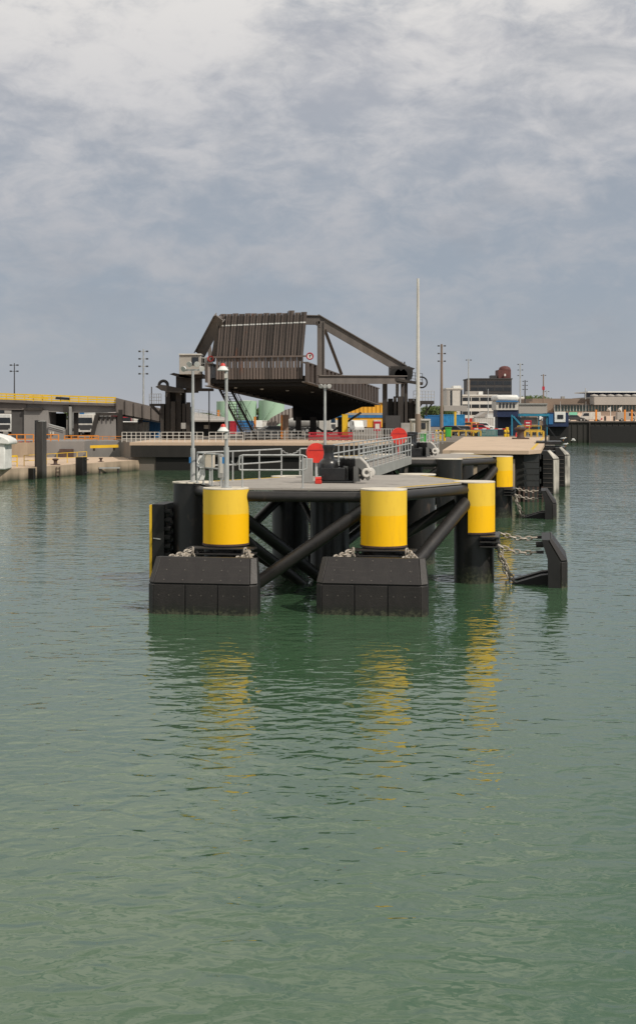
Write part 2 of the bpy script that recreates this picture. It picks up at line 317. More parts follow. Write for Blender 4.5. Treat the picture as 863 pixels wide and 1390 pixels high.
# ------------------------------------------------------------------ water and land
def water_mat():
    m = bpy.data.materials.new('green harbour water'); m.use_nodes = True
    nt = m.node_tree; N = nt.nodes; L = nt.links; b = N['Principled BSDF']
    b.inputs['Roughness'].default_value = .04; b.inputs['IOR'].default_value = 1.45
    g = N.new('ShaderNodeNewGeometry')
    nc = N.new('ShaderNodeTexNoise'); nc.inputs['Scale'].default_value = .05; nc.inputs['Detail'].default_value = 3; L.new(g.outputs['Position'], nc.inputs['Vector'])
    mx = N.new('ShaderNodeMix'); mx.data_type = 'RGBA'; L.new(nc.outputs['Fac'], mx.inputs['Factor'])
    mx.inputs['A'].default_value = (.037, .083, .043, 1); mx.inputs['B'].default_value = (.049, .100, .053, 1); L.new(mx.outputs['Result'], b.inputs['Base Color'])
    def nz(scale, sxy, rot, detail, rough, dist=0., loc=(0, 0, 0)):
        mp = N.new('ShaderNodeMapping'); mp.inputs['Scale'].default_value = (sxy[0], sxy[1], 1); mp.inputs['Rotation'].default_value = (0, 0, R(rot)); mp.inputs['Location'].default_value = loc
        L.new(g.outputs['Position'], mp.inputs['Vector'])
        n = N.new('ShaderNodeTexNoise'); n.inputs['Scale'].default_value = scale; n.inputs['Detail'].default_value = detail; n.inputs['Roughness'].default_value = rough; n.inputs['Distortion'].default_value = dist
        L.new(mp.outputs[0], n.inputs['Vector']); return n.outputs['Fac']
    last = None
    gust = nz(.07, (1, .45), 15, 4, .6, .6, (4, 9, 0))
    gm = N.new('ShaderNodeMapRange'); gm.inputs['From Min'].default_value = .3; gm.inputs['From Max'].default_value = .7; gm.inputs['To Min'].default_value = .45; gm.inputs['To Max'].default_value = 1.3; L.new(gust, gm.inputs['Value'])
    for f, dist in ((nz(.42, (.6, 1), 14, 1, .4, .2), .045), (nz(1.2, (.7, 1), 22, 1, .4, .4, (3, 1, 0)), .034), (nz(2.6, (.75, 1), 18, 1, .4, .7, (7, 2, 0)), .032), (nz(6.0, (.8, 1), 30, 1, .4, .8, (1, 5, 0)), .005)):
        bp = N.new('ShaderNodeBump'); bp.inputs['Distance'].default_value = dist; L.new(gm.outputs[0], bp.inputs['Strength']); L.new(f, bp.inputs['Height'])
        if last: L.new(last, bp.inputs['Normal'])
        last = bp.outputs['Normal']
    L.new(last, b.inputs['Normal']); return m
tag(MB().add([(-3000, -60, 0), (3000, -60, 0), (3000, 4000, 0), (-3000, 4000, 0)], [(0, 1, 2, 3)]).build('water', water_mat()), kind='structure')

land_poly = [(-900, 172), (-27, 172), (-19.6, 139.5), (3.5, 138), (12.5, 142), (24.4, 144), (51.8, 290), (900, 290), (900, 3800), (-900, 3800)]
tag(MB().prism(land_poly, -3, 2.9).build('ground', yardm), kind='structure')
# pier edge strip (tan) of the linkspan berth with its dark fascia
pe = MB(); pe.prism([(-19.75, 139.3), (3.4, 137.8), (12.4, 141.8), (14.0, 158), (-19.75, 158)], 2.62, 2.93); tag(pe.build('pier_pavement', tan), kind='structure')
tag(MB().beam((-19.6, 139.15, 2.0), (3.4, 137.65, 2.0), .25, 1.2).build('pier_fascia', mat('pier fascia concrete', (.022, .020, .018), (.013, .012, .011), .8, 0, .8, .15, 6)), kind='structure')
tag(MB().beam((-17.0, 139.35, 0), (3.4, 138.0, 0), .3, 2.8).beam((3.4, 137.9, 0), (12.4, 141.9, 0), .3, 5.0).build('pier_wall', mat('shadowed pier wall', (.009, .0085, .008), None, .8, 0, .8, 0, 5)), kind='structure')  # near-black colour holds the shade of the recess under the pier edge

# ------------------------------------------------------------------ mooring dolphins
L1, M1, MR1, ML1 = Vector((-2.84, 41.0, 0)), Vector((2.0, 40.4, 0)), Vector((5.3, 45.1, 0)), Vector((-4.2, 44.8, 0))
BL1, BR1, C1 = Vector((-1.02, 49.0, 0)), Vector((3.8, 50.8, 0)), Vector((.41, 46.2, 0))
HD = 3.4
OFF = U * 29.5
def shell_part(p, facing, parent):
    a = math.atan2(facing.y, facing.x)
    o = MB().lathe([(.675, 1.72), (.705, 1.72), (.705, HD + .012), (.675, HD + .012)], p, 40, a - R(104), a + R(104)).build('yellow_shell', shellm, parent)
    MB().lathe([(.69, 1.665), (.725, 1.665), (.725, 1.717), (.69, 1.717)], p, 40, a - R(104), a + R(104)).build('shell_rim', boll, o)
def bracket_part(p, out, parent):
    side = Vector((-out.y, out.x, 0)); b = MB()
    for z in (1.6, 1.44, 1.28):
        b.beam(p + out * .55 - side * 1.04 + Vector((0, 0, z)), p + out * .55 + side * 1.04 + Vector((0, 0, z)), .62, .05)
    for s in (-1, 1):
        for o in (.7, .93): b.tube(p + out * .78 + side * (s * o) + Vector((0, 0, 1.2)), p + out * .78 + side * (s * o) + Vector((0, 0, 1.62)), .05, 8)
    b.build('chain_bracket', blacktube, parent, bevel=.01)
def dolphin(name, label, off, near):
    t = thing(name, label, 'mooring dolphin', Vector((-.42, 40.7, 0)) + off, BERTH, 'mooring dolphins of the berth')
    P = [p + off for p in (L1, M1, MR1, BR1, BL1, ML1, C1)]
    l, m, mr, br, bl, ml, c = P
    cen = sum(P[:6], Vector()) / 6
    for p in P:
        pl = MB().lathe([(0, -3), (.675, -3), (.675, HD - .03 if p is c else HD)], p, 40).build('pile', blackpile, t)
        if p is not c: MB().lathe([(0, HD + .022), (.70, HD + .022), (.71, HD + .012), (.71, HD - .02)], p, 40).build('pile_cap', creamtop, pl)
    ins = [p + (cen - p).normalized() * .12 for p in P[:6]]
    MB().prism([(p.x, p.y) for p in ins], HD - .06, HD).build('deck', deckm, t)
    for i in range(6):
        a, b = P[i], P[(i + 1) % 6]; dn = (b - a).normalized(); z = Vector((0, 0, HD - .25))
        MB().tube(a + dn * .6 + z, b - dn * .6 + z, .165, 16).build('edge_tube', blacktube, t)
        aa, bb = ins[i], ins[(i + 1) % 6]; inn = Vector((-dn.y, dn.x, 0)); zz = Vector((0, 0, HD + .004))
        if i in (1, 2, 4):
            MB().beam(aa + dn * .75 + inn * .04 + zz, bb - dn * .75 + inn * .04 + zz, .09, .012).build('edge_line', yline, t)
    def brace(p, zp, q, zq, r=.2):
        dn = (q - p); dn.z = 0; dn.normalize()
        MB().tube(p + dn * .5 + Vector((0, 0, zp)), q - dn * .5 + Vector((0, 0, zq)), r, 16).build('brace', blacktube, t)
    brace(l, .15, m, 2.85)                           # front diagonal
    brace(l, 2.65, c, .0); brace(l, 2.0, c, -.7, .17); brace(ml, 2.0, c, -.5, .17)
    brace(c, .3, mr, 2.7, .19); brace(m, .25, mr, 2.75, .22)
    brace(bl, 2.9, c, 1.2, .12); brace(br, .4, mr, 2.7, .18); brace(c, 1.0, br, 2.8, .17); brace(ml, .3, bl, 2.7, .17); brace(bl, .2, br, 2.8)
    if near:
        for p in (l, m): shell_part(p, -U, t); bracket_part(p, -U, t)
    shell_part(mr, E, t); bracket_part(mr, E, t)
    return t
dolphin('mooring_dolphin', 'nearest black piled mooring dolphin with three yellow pile shells and white railings', Vector(), True)
dolphin('mooring_dolphin', 'second mooring dolphin farther out with a single yellow pile shell on its right', OFF, False)

# ------------------------------------------------------------------ fenders
def fender(label, pile, out, chains, W_=3.2, group=None):
    side = Vector((-out.y, out.x, 0))                # local +x = -side ; local -y = out
    rz = math.atan2(out.y, out.x) + math.pi / 2
    t = thing('fender_panel', label, 'fender', pile + out * 3.1, rz, group)
    def ring(z, y, s, hw=W_ / 2): return [Vector((x * s, yy + y, z)) for x, yy in ((-hw, .58), (-hw, .2), (-hw + .19, 0), (hw - .19, 0), (hw, .2), (hw, .58))]
    zb, zt, ys = .88, 1.58, .5
    r0, r1 = ring(-1.6, .05, .985), ring(zb, .05, .985)
    r2 = [Vector((p.x * .93, min(p.y * .5 + ys + .03, ys + .34), zt - .02)) for p in ring(zt, .05, .985)]
    b = MB(); vs = r0 + r1 + r2
    b.add(vs, [tuple(range(5, -1, -1)), tuple(range(12, 18))] + [(k * 6 + i, k * 6 + (i + 1) % 6, (k + 1) * 6 + (i + 1) % 6, (k + 1) * 6 + i) for k in (0, 1) for i in range(6)])
    b.build('frame', padbody, t, world=False)
    q0, q1 = ring(-1.6, 0, 1), ring(zb, 0, 1); q2 = [Vector((p.x * .93, min(p.y * .5 + ys, ys + .3), zt)) for p in ring(zt, 0, 1)]
    def patch(A, B, i0, i1, u0, u1, v0=0., v1=1., bolts=True, lbl=None):
        a, bq = A[i0].lerp(A[i1], u0), A[i0].lerp(A[i1], u1); c, d = B[i0].lerp(B[i1], u1), B[i0].lerp(B[i1], u0)
        a2, b2, c2, d2 = a.lerp(d, v0), bq.lerp(c, v0), bq.lerp(c, v1), a.lerp(d, v1)
        p = MB(); p.slab([a2, b2, c2, d2], -.05); nf = len(p.f)
        n = (b2 - a2).cross(d2 - a2).normalized()
        if bolts:
            nu = 5 if u1 - u0 > .6 else 3
            for i in range(nu):
                for v in (.12, .5, .88):
                    x = a2.lerp(b2, (i + .5) / nu).lerp(d2.lerp(c2, (i + .5) / nu), v); p.tube(x - n * .01, x + n * .008, .022, 8)
        o = p.build('face_pad', pad, t, world=False, bevel=.012)
        o.data.materials.append(boltm)
        for k_, pl_ in enumerate(o.data.polygons): pl_.material_index = 0 if k_ < nf else 1
    g = .006
    for k in range(3): patch(q0, q1, 2, 3, k / 3 + g, (k + 1) / 3 - g, 0, .985)
    patch(q1, q2, 2, 3, g, 1 - g, .02, 1)
    for i in (1, 3):
        patch(q0, q1, i, i + 1, .04, .96, 0, .985, False); patch(q1, q2, i, i + 1, .04, .96, .02, 1, False)
    # rear arm plates dipping into the water towards the pile
    for sx in (-.55, .55):
        a = MB(); a.extrude([(sx - .22, .6, -.9), (sx - .22, .6, .34), (sx - .22, .85, .31), (sx - .22, 2.15, -.10), (sx - .22, 2.3, -.9)], (.44, 0, 0)); a.build('rear_arm', padbody, t, world=False)
    for sx in (-1.1, 1.1):
        for z in (1.12, 1.42): MB().box((sx, .9, z), (.12, .26, .1)).build('chain_lug', blacktube, t, world=False)
    for (p, q, sag) in chains: MB().chain(p, q, sag, .19, .026, .066).build('chain', chainm, t, world=False)
    return t
# local frame of a fender: pile centre is at y = +3.1
front_ch = [((s * .86, 2.2, 1.62), (s * 1.2, 1.0, 1.5), .02) for s in (-1, 1)] + [((s * .98, 2.2, 1.5), (s * .8, .95, 1.5), .02) for s in (-1, 1)] + [((s * .8, 2.12, 1.68), (s * .84, 2.1, 1.1), .0) for s in (-1, 1)]
side_ch = [((-.95, 2.3, 1.34), (-1.1, 1.0, 1.12), .12), ((.95, 2.3, 1.58), (1.1, 1.0, 1.42), .12), ((-.8, 2.32, 1.28), (-.5, 1.72, -.02), .06), ((.8, 2.32, 1.28), (.75, 1.9, -.05), .06), ((-.72, 2.3, 1.2), (-.72, 1.95, .2), .03)]
fender('wide black fender panel floating below the front left yellow pile', L1 - U * .45 + E * .13, -U, front_ch, group='black fender panels of the dolphins')
fender('wide black fender panel floating below the front middle yellow pile', M1, -U, front_ch, group='black fender panels of the dolphins')
fr = fender('black fender panel seen edge on, chained to the nearest right hand pile', MR1 + U * .3, E, side_ch, group='black fender panels of the dolphins')
dup(fr, fr.location + OFF, None, 'small farther fender panel seen edge on, chained to the second dolphin')
# yellow faced hanging fender on the left hand pile
t = thing('side_fender', 'tall black hanging fender with a yellow front edge on the left side of the dolphin', 'fender', ML1 - E * 1.25, BERTH)
MB().span(-.08, .0, -.7, .9, .2, 2.66).build('yellow_face', yellow, t, world=False)
MB().span(.0, .42, -.68, .88, .2, 2.68).build('backing', padbody, t, world=False)
for k in range(8):
    for y in (-.55, .5): MB().tube((.40, y, .4 + k * .29), (.62, y, .4 + k * .29), .09, 10).build('rubber_element', rubber, t, world=False)
MB().beam((.05, -.69, 1.55), (.3, -.69, 1.52), .02, .03).build('tie_bar', galv, t, world=False)

# ------------------------------------------------------------------ railings, lamps, boxes on the dolphin
def railing(label, pts, posts, h=1.02, rails=(1.0, .55), r=.026, group='white tube railings', name='guard_rail', m=None):
    pts = [Vector(p) for p in pts]; t = thing(name, label, 'railing', pts[0], 0, group)
    m = m or galv
    for k in rails:
        MB().path([p + Vector((0, 0, h * k)) for p in pts], r, 8).build('rail', m, t)
    lens = [(b - a).length for a, b in zip(pts, pts[1:])]; tot = sum(lens)
    for i in range(posts):
        s = tot * i / (posts - 1); j = 0
        while j < len(lens) - 1 and s > lens[j]: s -= lens[j]; j += 1
        p = pts[j].lerp(pts[j + 1], min(1, s / lens[j]))
        MB().tube(p, p + Vector((0, 0, h)), r, 8).tube(p, p + Vector((0, 0, .03)), r * 2.2, 8).build('post', m, t)
    return t
def on(px, d): return G(px, d, HD)
railing('white tube railing along the back left edge of the nearest dolphin', [on(268, 44.2), on(315, 45.6), on(351, 47.2), on(382, 48.9)], 4)
railing('short white railing between the two lamp posts at the left corner', [on(268, 44.0), on(279, 42.9), on(302, 41.6)], 4)
t = railing('white railing at the front edge of the dolphin deck beside the front lamp post', [on(329, 41.0), on(411, 40.95)], 2)
for k in (1.02, .50):
    pass
MB().path([on(329, 41.0) + Vector((0, 0, 1.02)), on(325, 41) + Vector((0, 0, .98)), on(325, 41) + Vector((0, 0, .58)), on(329, 41) + Vector((0, 0, .55))], .024, 8).path([on(411, 40.95) + Vector((0, 0, 1.02)), on(416, 40.95) + Vector((0, 0, .96)), on(416, 40.95) + Vector((0, 0, .6)), on(411, 40.95) + Vector((0, 0, .55))], .024, 8).build('end_loop', galv, t)
railing('short white railing at the back of the dolphin left of the red disc', [on(407, 49.3), on(430, 50)], 2)
t = tag(MB().chain(on(382, 48.9) + Vector((0, 0, 1.0)), on(407, 49.3) + Vector((0, 0, 1.0)), .18, .07, .008, .022).build('safety_chain', galv, loc=on(382, 48.9)), 'thin safety chain sagging across the gap in the back railing', 'chain')
t = tag(MB().chain(on(315, 45.0) + Vector((0, 0, .7)), on(326, 41.2) + Vector((0, 0, .95)), .18, .07, .008, .022).build('safety_chain', galv, loc=on(315, 45.0)), 'thin safety chain sagging beside the front lamp post', 'chain')
# white rope bundle, boxes
t = thing('rope_bundle', 'folded white rope hanging on the corner railing', 'rope', on(275, 43.1), 0)
b = MB(); c0 = on(275, 43.1)
for k in range(5):
    x = (k - 2) * .035
    b.path([c0 + Vector((x, -.06, .95)), c0 + Vector((x * 2.2, -.09, .72)), c0 + Vector((x * .5 + .02, -.09, .55)), c0 + Vector((x * 1.6 - .04, -.09, .3)), c0 + Vector((x - .05, -.08, .16))], .028, 7)
b.build('strand', white, t)
MB().ring(c0 + Vector((0, -.08, .55)), (0, 0, 1), .07, .025, 12).build('lashing', white, t)
c0 = on(285, 42.9)
t = thing('equipment_box', 'beige equipment box fixed to the corner railing', 'box', c0)
MB().box(c0 + Vector((0, .0, .78)), (.30, .2, .44), BERTH).build('case', beige, t, bevel=.02); MB().box(c0 + Vector((0, 0, 1.02)), (.33, .23, .03), BERTH).build('lid', whitedirty, t)
MB().tube(c0, c0 + Vector((0, 0, .56)), .03, 8).build('stand', galv, t)
c0 = on(300, 41.4)
t = thing('switch_cabinet', 'narrow grey switch cabinet beside the front lamp post', 'cabinet', c0)
MB().box(c0 + Vector((0, 0, .66)), (.15, .2, .72), BERTH).build('case', greybox, t, bevel=.015); MB().tube(c0, c0 + Vector((0, 0, .3)), .03, 8).build('stand', galv, t); MB().box(c0 + Vector((.02, -.107, .7)), (.1, .01, .5), BERTH).build('door', whitedirty, t)

def flood(mb_head, mb_lens, c, aim, s=.1):
    aim = Vector(aim).normalized(); mb_head.tube(c, c + aim * s * 1.4, s * .45, 10, s); mb_lens.disc(c + aim * s * 1.4, aim, s * .92, .006, 12)
# flood lamp post on the left pile
c0 = on(262, 44.6); t = thing('lamp_post', 'left lamp post with a cluster of four white floodlights on top', 'lamp post', c0)
MB().tube(c0, c0 + Vector((0, 0, .04)), .16, 14).tube(c0, c0 + Vector((0, 0, 1.15)), .085, 14, .08).tube(c0 + Vector((0, 0, 1.15)), c0 + Vector((0, 0, 3.75)), .055, 12, .045).build('pole', galv, t)
top = c0 + Vector((0, 0, 3.78)); MB().beam(top - E * .28, top + E * .28, .05, .05).build('crossarm', galv, t)
for x, y in ((-.26, 0), (.26, 0), (-.09, .16), (.12, .16)):
    h, l = MB(), MB(); c = top + E * x + Vector((0, 0, .08 + y)); flood(h, l, c, (x * 2, -1, -.45), .1); o = h.build('floodlight', white, t); l.build('lens', palelens, o)
MB().box(c0 + Vector((-.09, -.02, .75)), (.06, .1, .2)).build('isolator', bluec, t)
# navigation lamp post on the front left pile
c0 = on(307.5, 40.75) + Vector((0, 0, .02)); t = thing('lamp_post', 'front lamp post with two red topped white lamps, on the front left yellow pile', 'lamp post', c0)
MB().tube(c0, c0 + Vector((0, 0, .04)), .16, 14).tube(c0, c0 + Vector((0, 0, 1.25)), .085, 14, .08).tube(c0 + Vector((0, 0, 1.25)), c0 + Vector((0, 0, 3.72)), .055, 12, .045).build('pole', galv, t)
MB().box(c0 + Vector((-.1, -.02, .85)), (.06, .1, .2)).build('isolator', bluec, t)
for z, x in ((3.62, -.11), (1.75, -.1)):
    c = c0 + Vector((x, -.02, z)); o = MB().lathe([(.0, .14), (.07, .13), (.18, 0), (.17, -.02), (0, -.02)], c, 18).build('lamp_shade', white, t)
    MB().lathe([(0, .22), (.06, .2), (.085, .13), (0, .12)], c, 14).build('red_dome', redm, o); MB().beam(c + Vector((.06, 0, .02)), c0 + Vector((0, 0, z + .02)), .04, .04).build('bracket', galv, o)
    MB().box(c0 + Vector((-.01, -.07, z - .18)), (.1, .08, .14)).build('lamp_box', whitedirty, o)
# rear lamp post
c0 = on(441, 49.6); t = thing('lamp_post', 'thin lamp post with white twin floodlights behind the red disc', 'lamp post', c0)
MB().tube(c0, c0 + Vector((0, 0, 3.3)), .06, 12, .045).build('pole', galv, t)
top = c0 + Vector((0, 0, 3.3)); MB().beam(top - E * .14, top + E * .14, .05, .05).build('crossarm', galv, t)
for x in (-.13, 0., .13):
    h, l = MB(), MB(); flood(h, l, top + E * x + Vector((0, 0, .09)), (x * 3, -1, -.4), .085); o = h.build('floodlight', white, t); l.build('lens', palelens, o)

c0 = on(432, 43.6); t = thing('hand_winch', 'small red hand winch on the deck in front of the capstan', 'winch', c0)
MB().box(c0 + Vector((0, 0, .06)), (.22, .16, .12)).build('base', redm, t, bevel=.02); MB().tube(c0 + Vector((-.1, 0, .16)), c0 + Vector((.1, 0, .16)), .07, 12).build('drum', redm, t); MB().path([c0 + Vector((.1, 0, .16)), c0 + Vector((.16, 0, .16)), c0 + Vector((.16, -.05, .28))], .015, 6).build('crank', black, t)
# red discs
def red_disc(label, c, r, pm, name='marker_disc'):
    t = thing(name, label, 'marker disc', c, 0, 'red discs on the dolphins')
    n = Vector((.25, -1, 0)).normalized(); h = c + Vector((0, 0, r + .54))
    MB().disc(h - n * .1, n, r, .16, 36).build('disc', redm, t, bevel=.05); MB().tube(c + Vector((0, .14, 0)), h + Vector((0, .14, 0)), .05, 8).build('post', pm, t)
    ax = n.cross(Vector((0, 0, 1))).normalized(); MB().beam(h + n * .068 - ax * r * .82 + Vector((0, 0, r * .3)), h + n * .068 + ax * r * .82 + Vector((0, 0, r * .3)), .02, .02).build('seam', darkred, t)
    return t
red_disc('large bright red disc on the nearest dolphin beside the black capstan', on(429, 48), .36, galv)
red_disc('smaller bright red disc on the second dolphin beside its hooks', Vector(((541 - CX) * 71.5 / F, 71.5, HD + .18)), .45, redm)

# quick release hook set
def hook_set(label, c, rz):
    t = thing('mooring_hook', label, 'mooring hook', c, rz, 'quick release mooring hooks')
    b = MB(); b.span(-.55, .75, -.55, .55, 0, .07).span(-.35, .45, -.42, .42, .07, .5).build('base', black, t, world=False, bevel=.02)
    MB().lathe([(.34, .5), (.33, .62), (.3, .72), (.2, .8), (.165, .95), (.17, 1.08), (.2, 1.14), (.21, 1.2), (.2, 1.26), (0, 1.27)], (-.15, 0, 0), 22).build('capstan', black, t, world=False)
    for k in range(4):
        bx, by = .2 + .2 * k, .36 - .22 * k; an = R(-40); dx, dy = math.cos(an), math.sin(an)
        P_ = lambda r, z, o=0.: (bx + dx * r - dy * o, by + dy * r + dx * o, z)
        h = MB(); prof = [(0, .78), (.22, .8), (.5, .62), (.66, .4), (.68, .2), (.58, .1), (.47, .17), (.4, .36), (.2, .5), (0, .5)]
        h.extrude([P_(r, z, -.035) for r, z in prof], (-dy * .07, dx * .07, 0))
        o = h.build('hook_arm', greybox if k == 3 else black, t, world=False, bevel=.012)
        MB().path([P_(0, .81), P_(.23, .83), P_(.52, .64), P_(.69, .4), P_(.71, .2)], .042, 6).build('hook_edge', whitedirty if k % 2 else galv, o, world=False)
        MB().tube(P_(.5, .26, -.07), P_(.5, .26, .07), .035, 8).build('hook_pin', chainm, o, world=False)
        MB().box(P_(.05, .3), (.22, .1, .5), an).build('hook_bracket', greybox if k % 2 else black, o, world=False)
    MB().span(-.98, -.62, -.62, -.42, 0, .82).build('control_box', greybox, t, world=False, bevel=.02)
    w = MB()
    for i in range(3): w.ring((1.2 + i * .05, -.75 + i * .17, .36), (.25, -1, .1), .11, .05, 18)
    w.build('fairlead_ring', whitedirty, t, world=False)
    return t
hk = hook_set('black capstan and row of mooring hooks on the nearest dolphin deck', on(452, 44.6), R(-8))
dup(hk, Vector(((560 - CX) * 72.5 / F, 72.5, HD)), R(-6), 'black capstan and mooring hooks on the second dolphin, smaller and farther')

# ------------------------------------------------------------------ gangways
def gangway(label, p, q, posts):
    u = (q - p).normalized(); s = Vector((u.y, -u.x, 0)); t = thing('gangway', label, 'gangway', p, 0, 'steel gangways between the dolphins')
    Z = lambda z: Vector((0, 0, z))
    MB().beam(p + Z(.02), q + Z(.02), .98, .04).build('walkway', deckm, t)
    for sg in (-1, 1):
        o = s * (.5 * sg); MB().beam(p + o - Z(.14), q + o - Z(.14), .08, .42).build('side_girder', brownsteel if sg < 0 else greybox, t)
        for h in (1.05, .72, .38): MB().tube(p + o + Z(h), q + o + Z(h), .028, 8).build('rail', galv, t)
        for i in range(posts):
            x = p.lerp(q, i / (posts - 1)) + o; MB().tube(x - Z(.2), x + Z(1.05), .024, 6).build('post', galv, t)
    for i in range(4):
        x = p.lerp(q, .93 + .02 * i); MB().beam(x + s * .35 - Z(.3), x + s * .3 - Z(1.6), .06, .06).build('strut', brownsteel, t)
    return t
p0 = Vector((1.05, 49.7, HD + .1)); p1 = p0 + U * 20.0
gangway('grey railed gangway from the nearest dolphin to the second dolphin', p0, p1, 15)
p2 = p0 + OFF + U * .2; gangway('short grey railed gangway from the second dolphin to the tan quay', p2, p2 + U * 9.5, 8)

# ------------------------------------------------------------------ quay head on the right
def uv(a, b): v = Vector((8.2, 87.5, 0)) + E * a + U * b; return (v.x, v.y)
q = MB(); q.prism([uv(0, 0), uv(5.6, 0), uv(6.4, 2.5), uv(7.2, 60), uv(-2, 60)], 3.16, 3.4); tag(q.build('quay_deck', tan), kind='structure')
t = thing('quay_wall', 'dark quay front under the tan deck with one pale concrete pillar', 'quay wall', Vector((*uv(4, 1), 0)), BERTH)
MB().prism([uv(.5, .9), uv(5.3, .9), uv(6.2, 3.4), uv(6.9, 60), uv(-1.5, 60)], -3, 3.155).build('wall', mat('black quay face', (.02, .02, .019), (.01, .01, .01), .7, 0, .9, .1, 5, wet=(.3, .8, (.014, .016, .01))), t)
x, y = uv(4.5, .6); MB().box((x, y, .9), (.42, .5, 3.85), BERTH).build('pillar', tanwall, t)
for a in (.8, 2.0):
    x, y = uv(a, .5); MB().box((x, y, 2.2), (.5, .5, 1.25), BERTH).build('pillar', tanwall, t)
x, y = uv(3.0, .55); MB().box((x, y, 1.2), (2.7, .4, 3.2), BERTH).build('face_panel', darkwall, t)
x, y = uv(.0, .3); x2, y2 = uv(2.3, .3); MB().tube((x, y, 2.55), (x2, y2, 2.55), .22, 12).build('edge_tube', blacktube, t)
for k in range(6):
    x, y = uv(5.0 + k * .3, .8); MB().box((x, y, .35), (.12, .25, 1.3), BERTH).build('sheet_pile', boll, t)
for k in range(5):
    x, y = uv(5.8, .8); MB().beam((x - .6, y, 1.0 + k * .4), (x + .5, y, 1.0 + k * .4), .1, .08).build('ledge', padbody, t)
# yellow line on the deck
a0, b0 = uv(5.8, 3), uv(6.7, 58); tag(MB().beam((*a0, 3.404), (*b0, 3.404), .22, .006).build('road_marking', yline), kind='structure')
# two tall berth fenders
def berth_fender(label, loc, rz):
    t = thing('berth_fender', label, 'fender', loc, rz, 'tall berth fenders of the quay')
    f = MB(); f.prism([(-.45, 0), (.25, 0), (.65, .6), (.65, 3.4), (-.45, 3.4)], -2, 2.55)
    lo = [(-.45, 0, 2.55), (.25, 0, 2.55), (.65, .6, 2.55), (.65, 3.4, 2.55), (-.45, 3.4, 2.55)]; hi = [(-.45, .1, 3.12), (-.2, .1, 3.12), (.0, .5, 3.12), (.0, 3.3, 3.12), (-.45, 3.3, 3.12)]
    f.add(lo + hi, [(5, 6, 7, 8, 9)] + [(i, (i + 1) % 5, 5 + (i + 1) % 5, 5 + i) for i in range(5)]); f.build('body', padbody, t, world=False)
    whp = mat('scuffed white facing', (.56, .53, .47), (.13, .125, .115), .6, 0, 2.2, .1, 4, .5, wet=(.2, .5, (.05, .055, .04)))
    c = MB(); c.slab([(.27, -.01, -2), (.67, .59, -2), (.67, .59, 2.5), (.27, -.01, 2.5)], .04); c.slab([(.27, -.01, 2.55), (.67, .59, 2.55), (.03, .49, 3.14), (-.18, .09, 3.14)], .04); c.slab([(.66, .6, 2.55), (.66, 3.4, 2.55), (.02, 3.3, 3.13), (.02, .5, 3.13)], .04)
    c.build('facing', whp, t, world=False)
    for k in range(9): MB().beam((-.43, -.02, -.2 + k * .34), (.22, -.02, -.2 + k * .34), .05, .03).build('rib', brownsteel, t, world=False)
    r = MB()
    for k in range(3): r.tube((-.46, 1.7, .4 + k * .9), (-1.3, 1.7, .4 + k * .9), .28, 14)
    r.build('buffer', rubber, t, world=False)
berth_fender('nearer tall quay fender with pale scuffed facing', Vector((16.75, 96.2, 0)), BERTH)
berth_fender('farther tall quay fender with pale scuffed facing, just behind the nearer one', Vector((19.5, 106.5, 0)), BERTH)
t = thing('berth_fender', 'low dark stacked fender rails at the far corner of the quay', 'fender', Vector((19.6, 112, 0)), BERTH)
for k, (z, dx) in enumerate(((3.6, 0), (3.15, .3), (2.7, .6))): MB().span(-1.2 + dx, .9 + dx, -2 - k, 3, z - .3, z - .04).build('rail', blacktube, t, world=False)
MB().span(-1.0, .8, -1, 3, -2, 2.35).build('body', padbody, t, world=False)
MB().beam((-.4, -.5, 5.0), (.55, -.5, 3.75), .09, .09).build('arm', black, t, world=False)
MB().beam((-.4, -.5, 3.5), (-.4, -.5, 5.05), .16, .16).build('arm_post', black, t, world=False)
# bollard on the quay
def bollard(label, c, s=1., name='bollard'):
    t = thing(name, label, 'bollard', c, 0, 'iron mooring bollards')
    MB().box(c + Vector((0, 0, .05 * s)), (1.1 * s, .9 * s, .1 * s)).build('base_plate', boll, t)
    MB().lathe([(.3, .1), (.25, .2), (.22, .45), (.3, .6), (.42, .68), (.44, .76), (.36, .84), (0, .87)], c, 20).build('post', boll, t) if s == 1 else MB().lathe([(r * s, z * s) for r, z in ((.3, .1), (.25, .2), (.22, .45), (.3, .6), (.42, .68), (.44, .76), (.36, .84), (0, .87))], c, 20).build('post', boll, t)
    return t
bollard('big rusty double headed bollard on the tan quay deck', Vector(((706 - CX) * 132 / F, 132, 3.4)), 1.4)

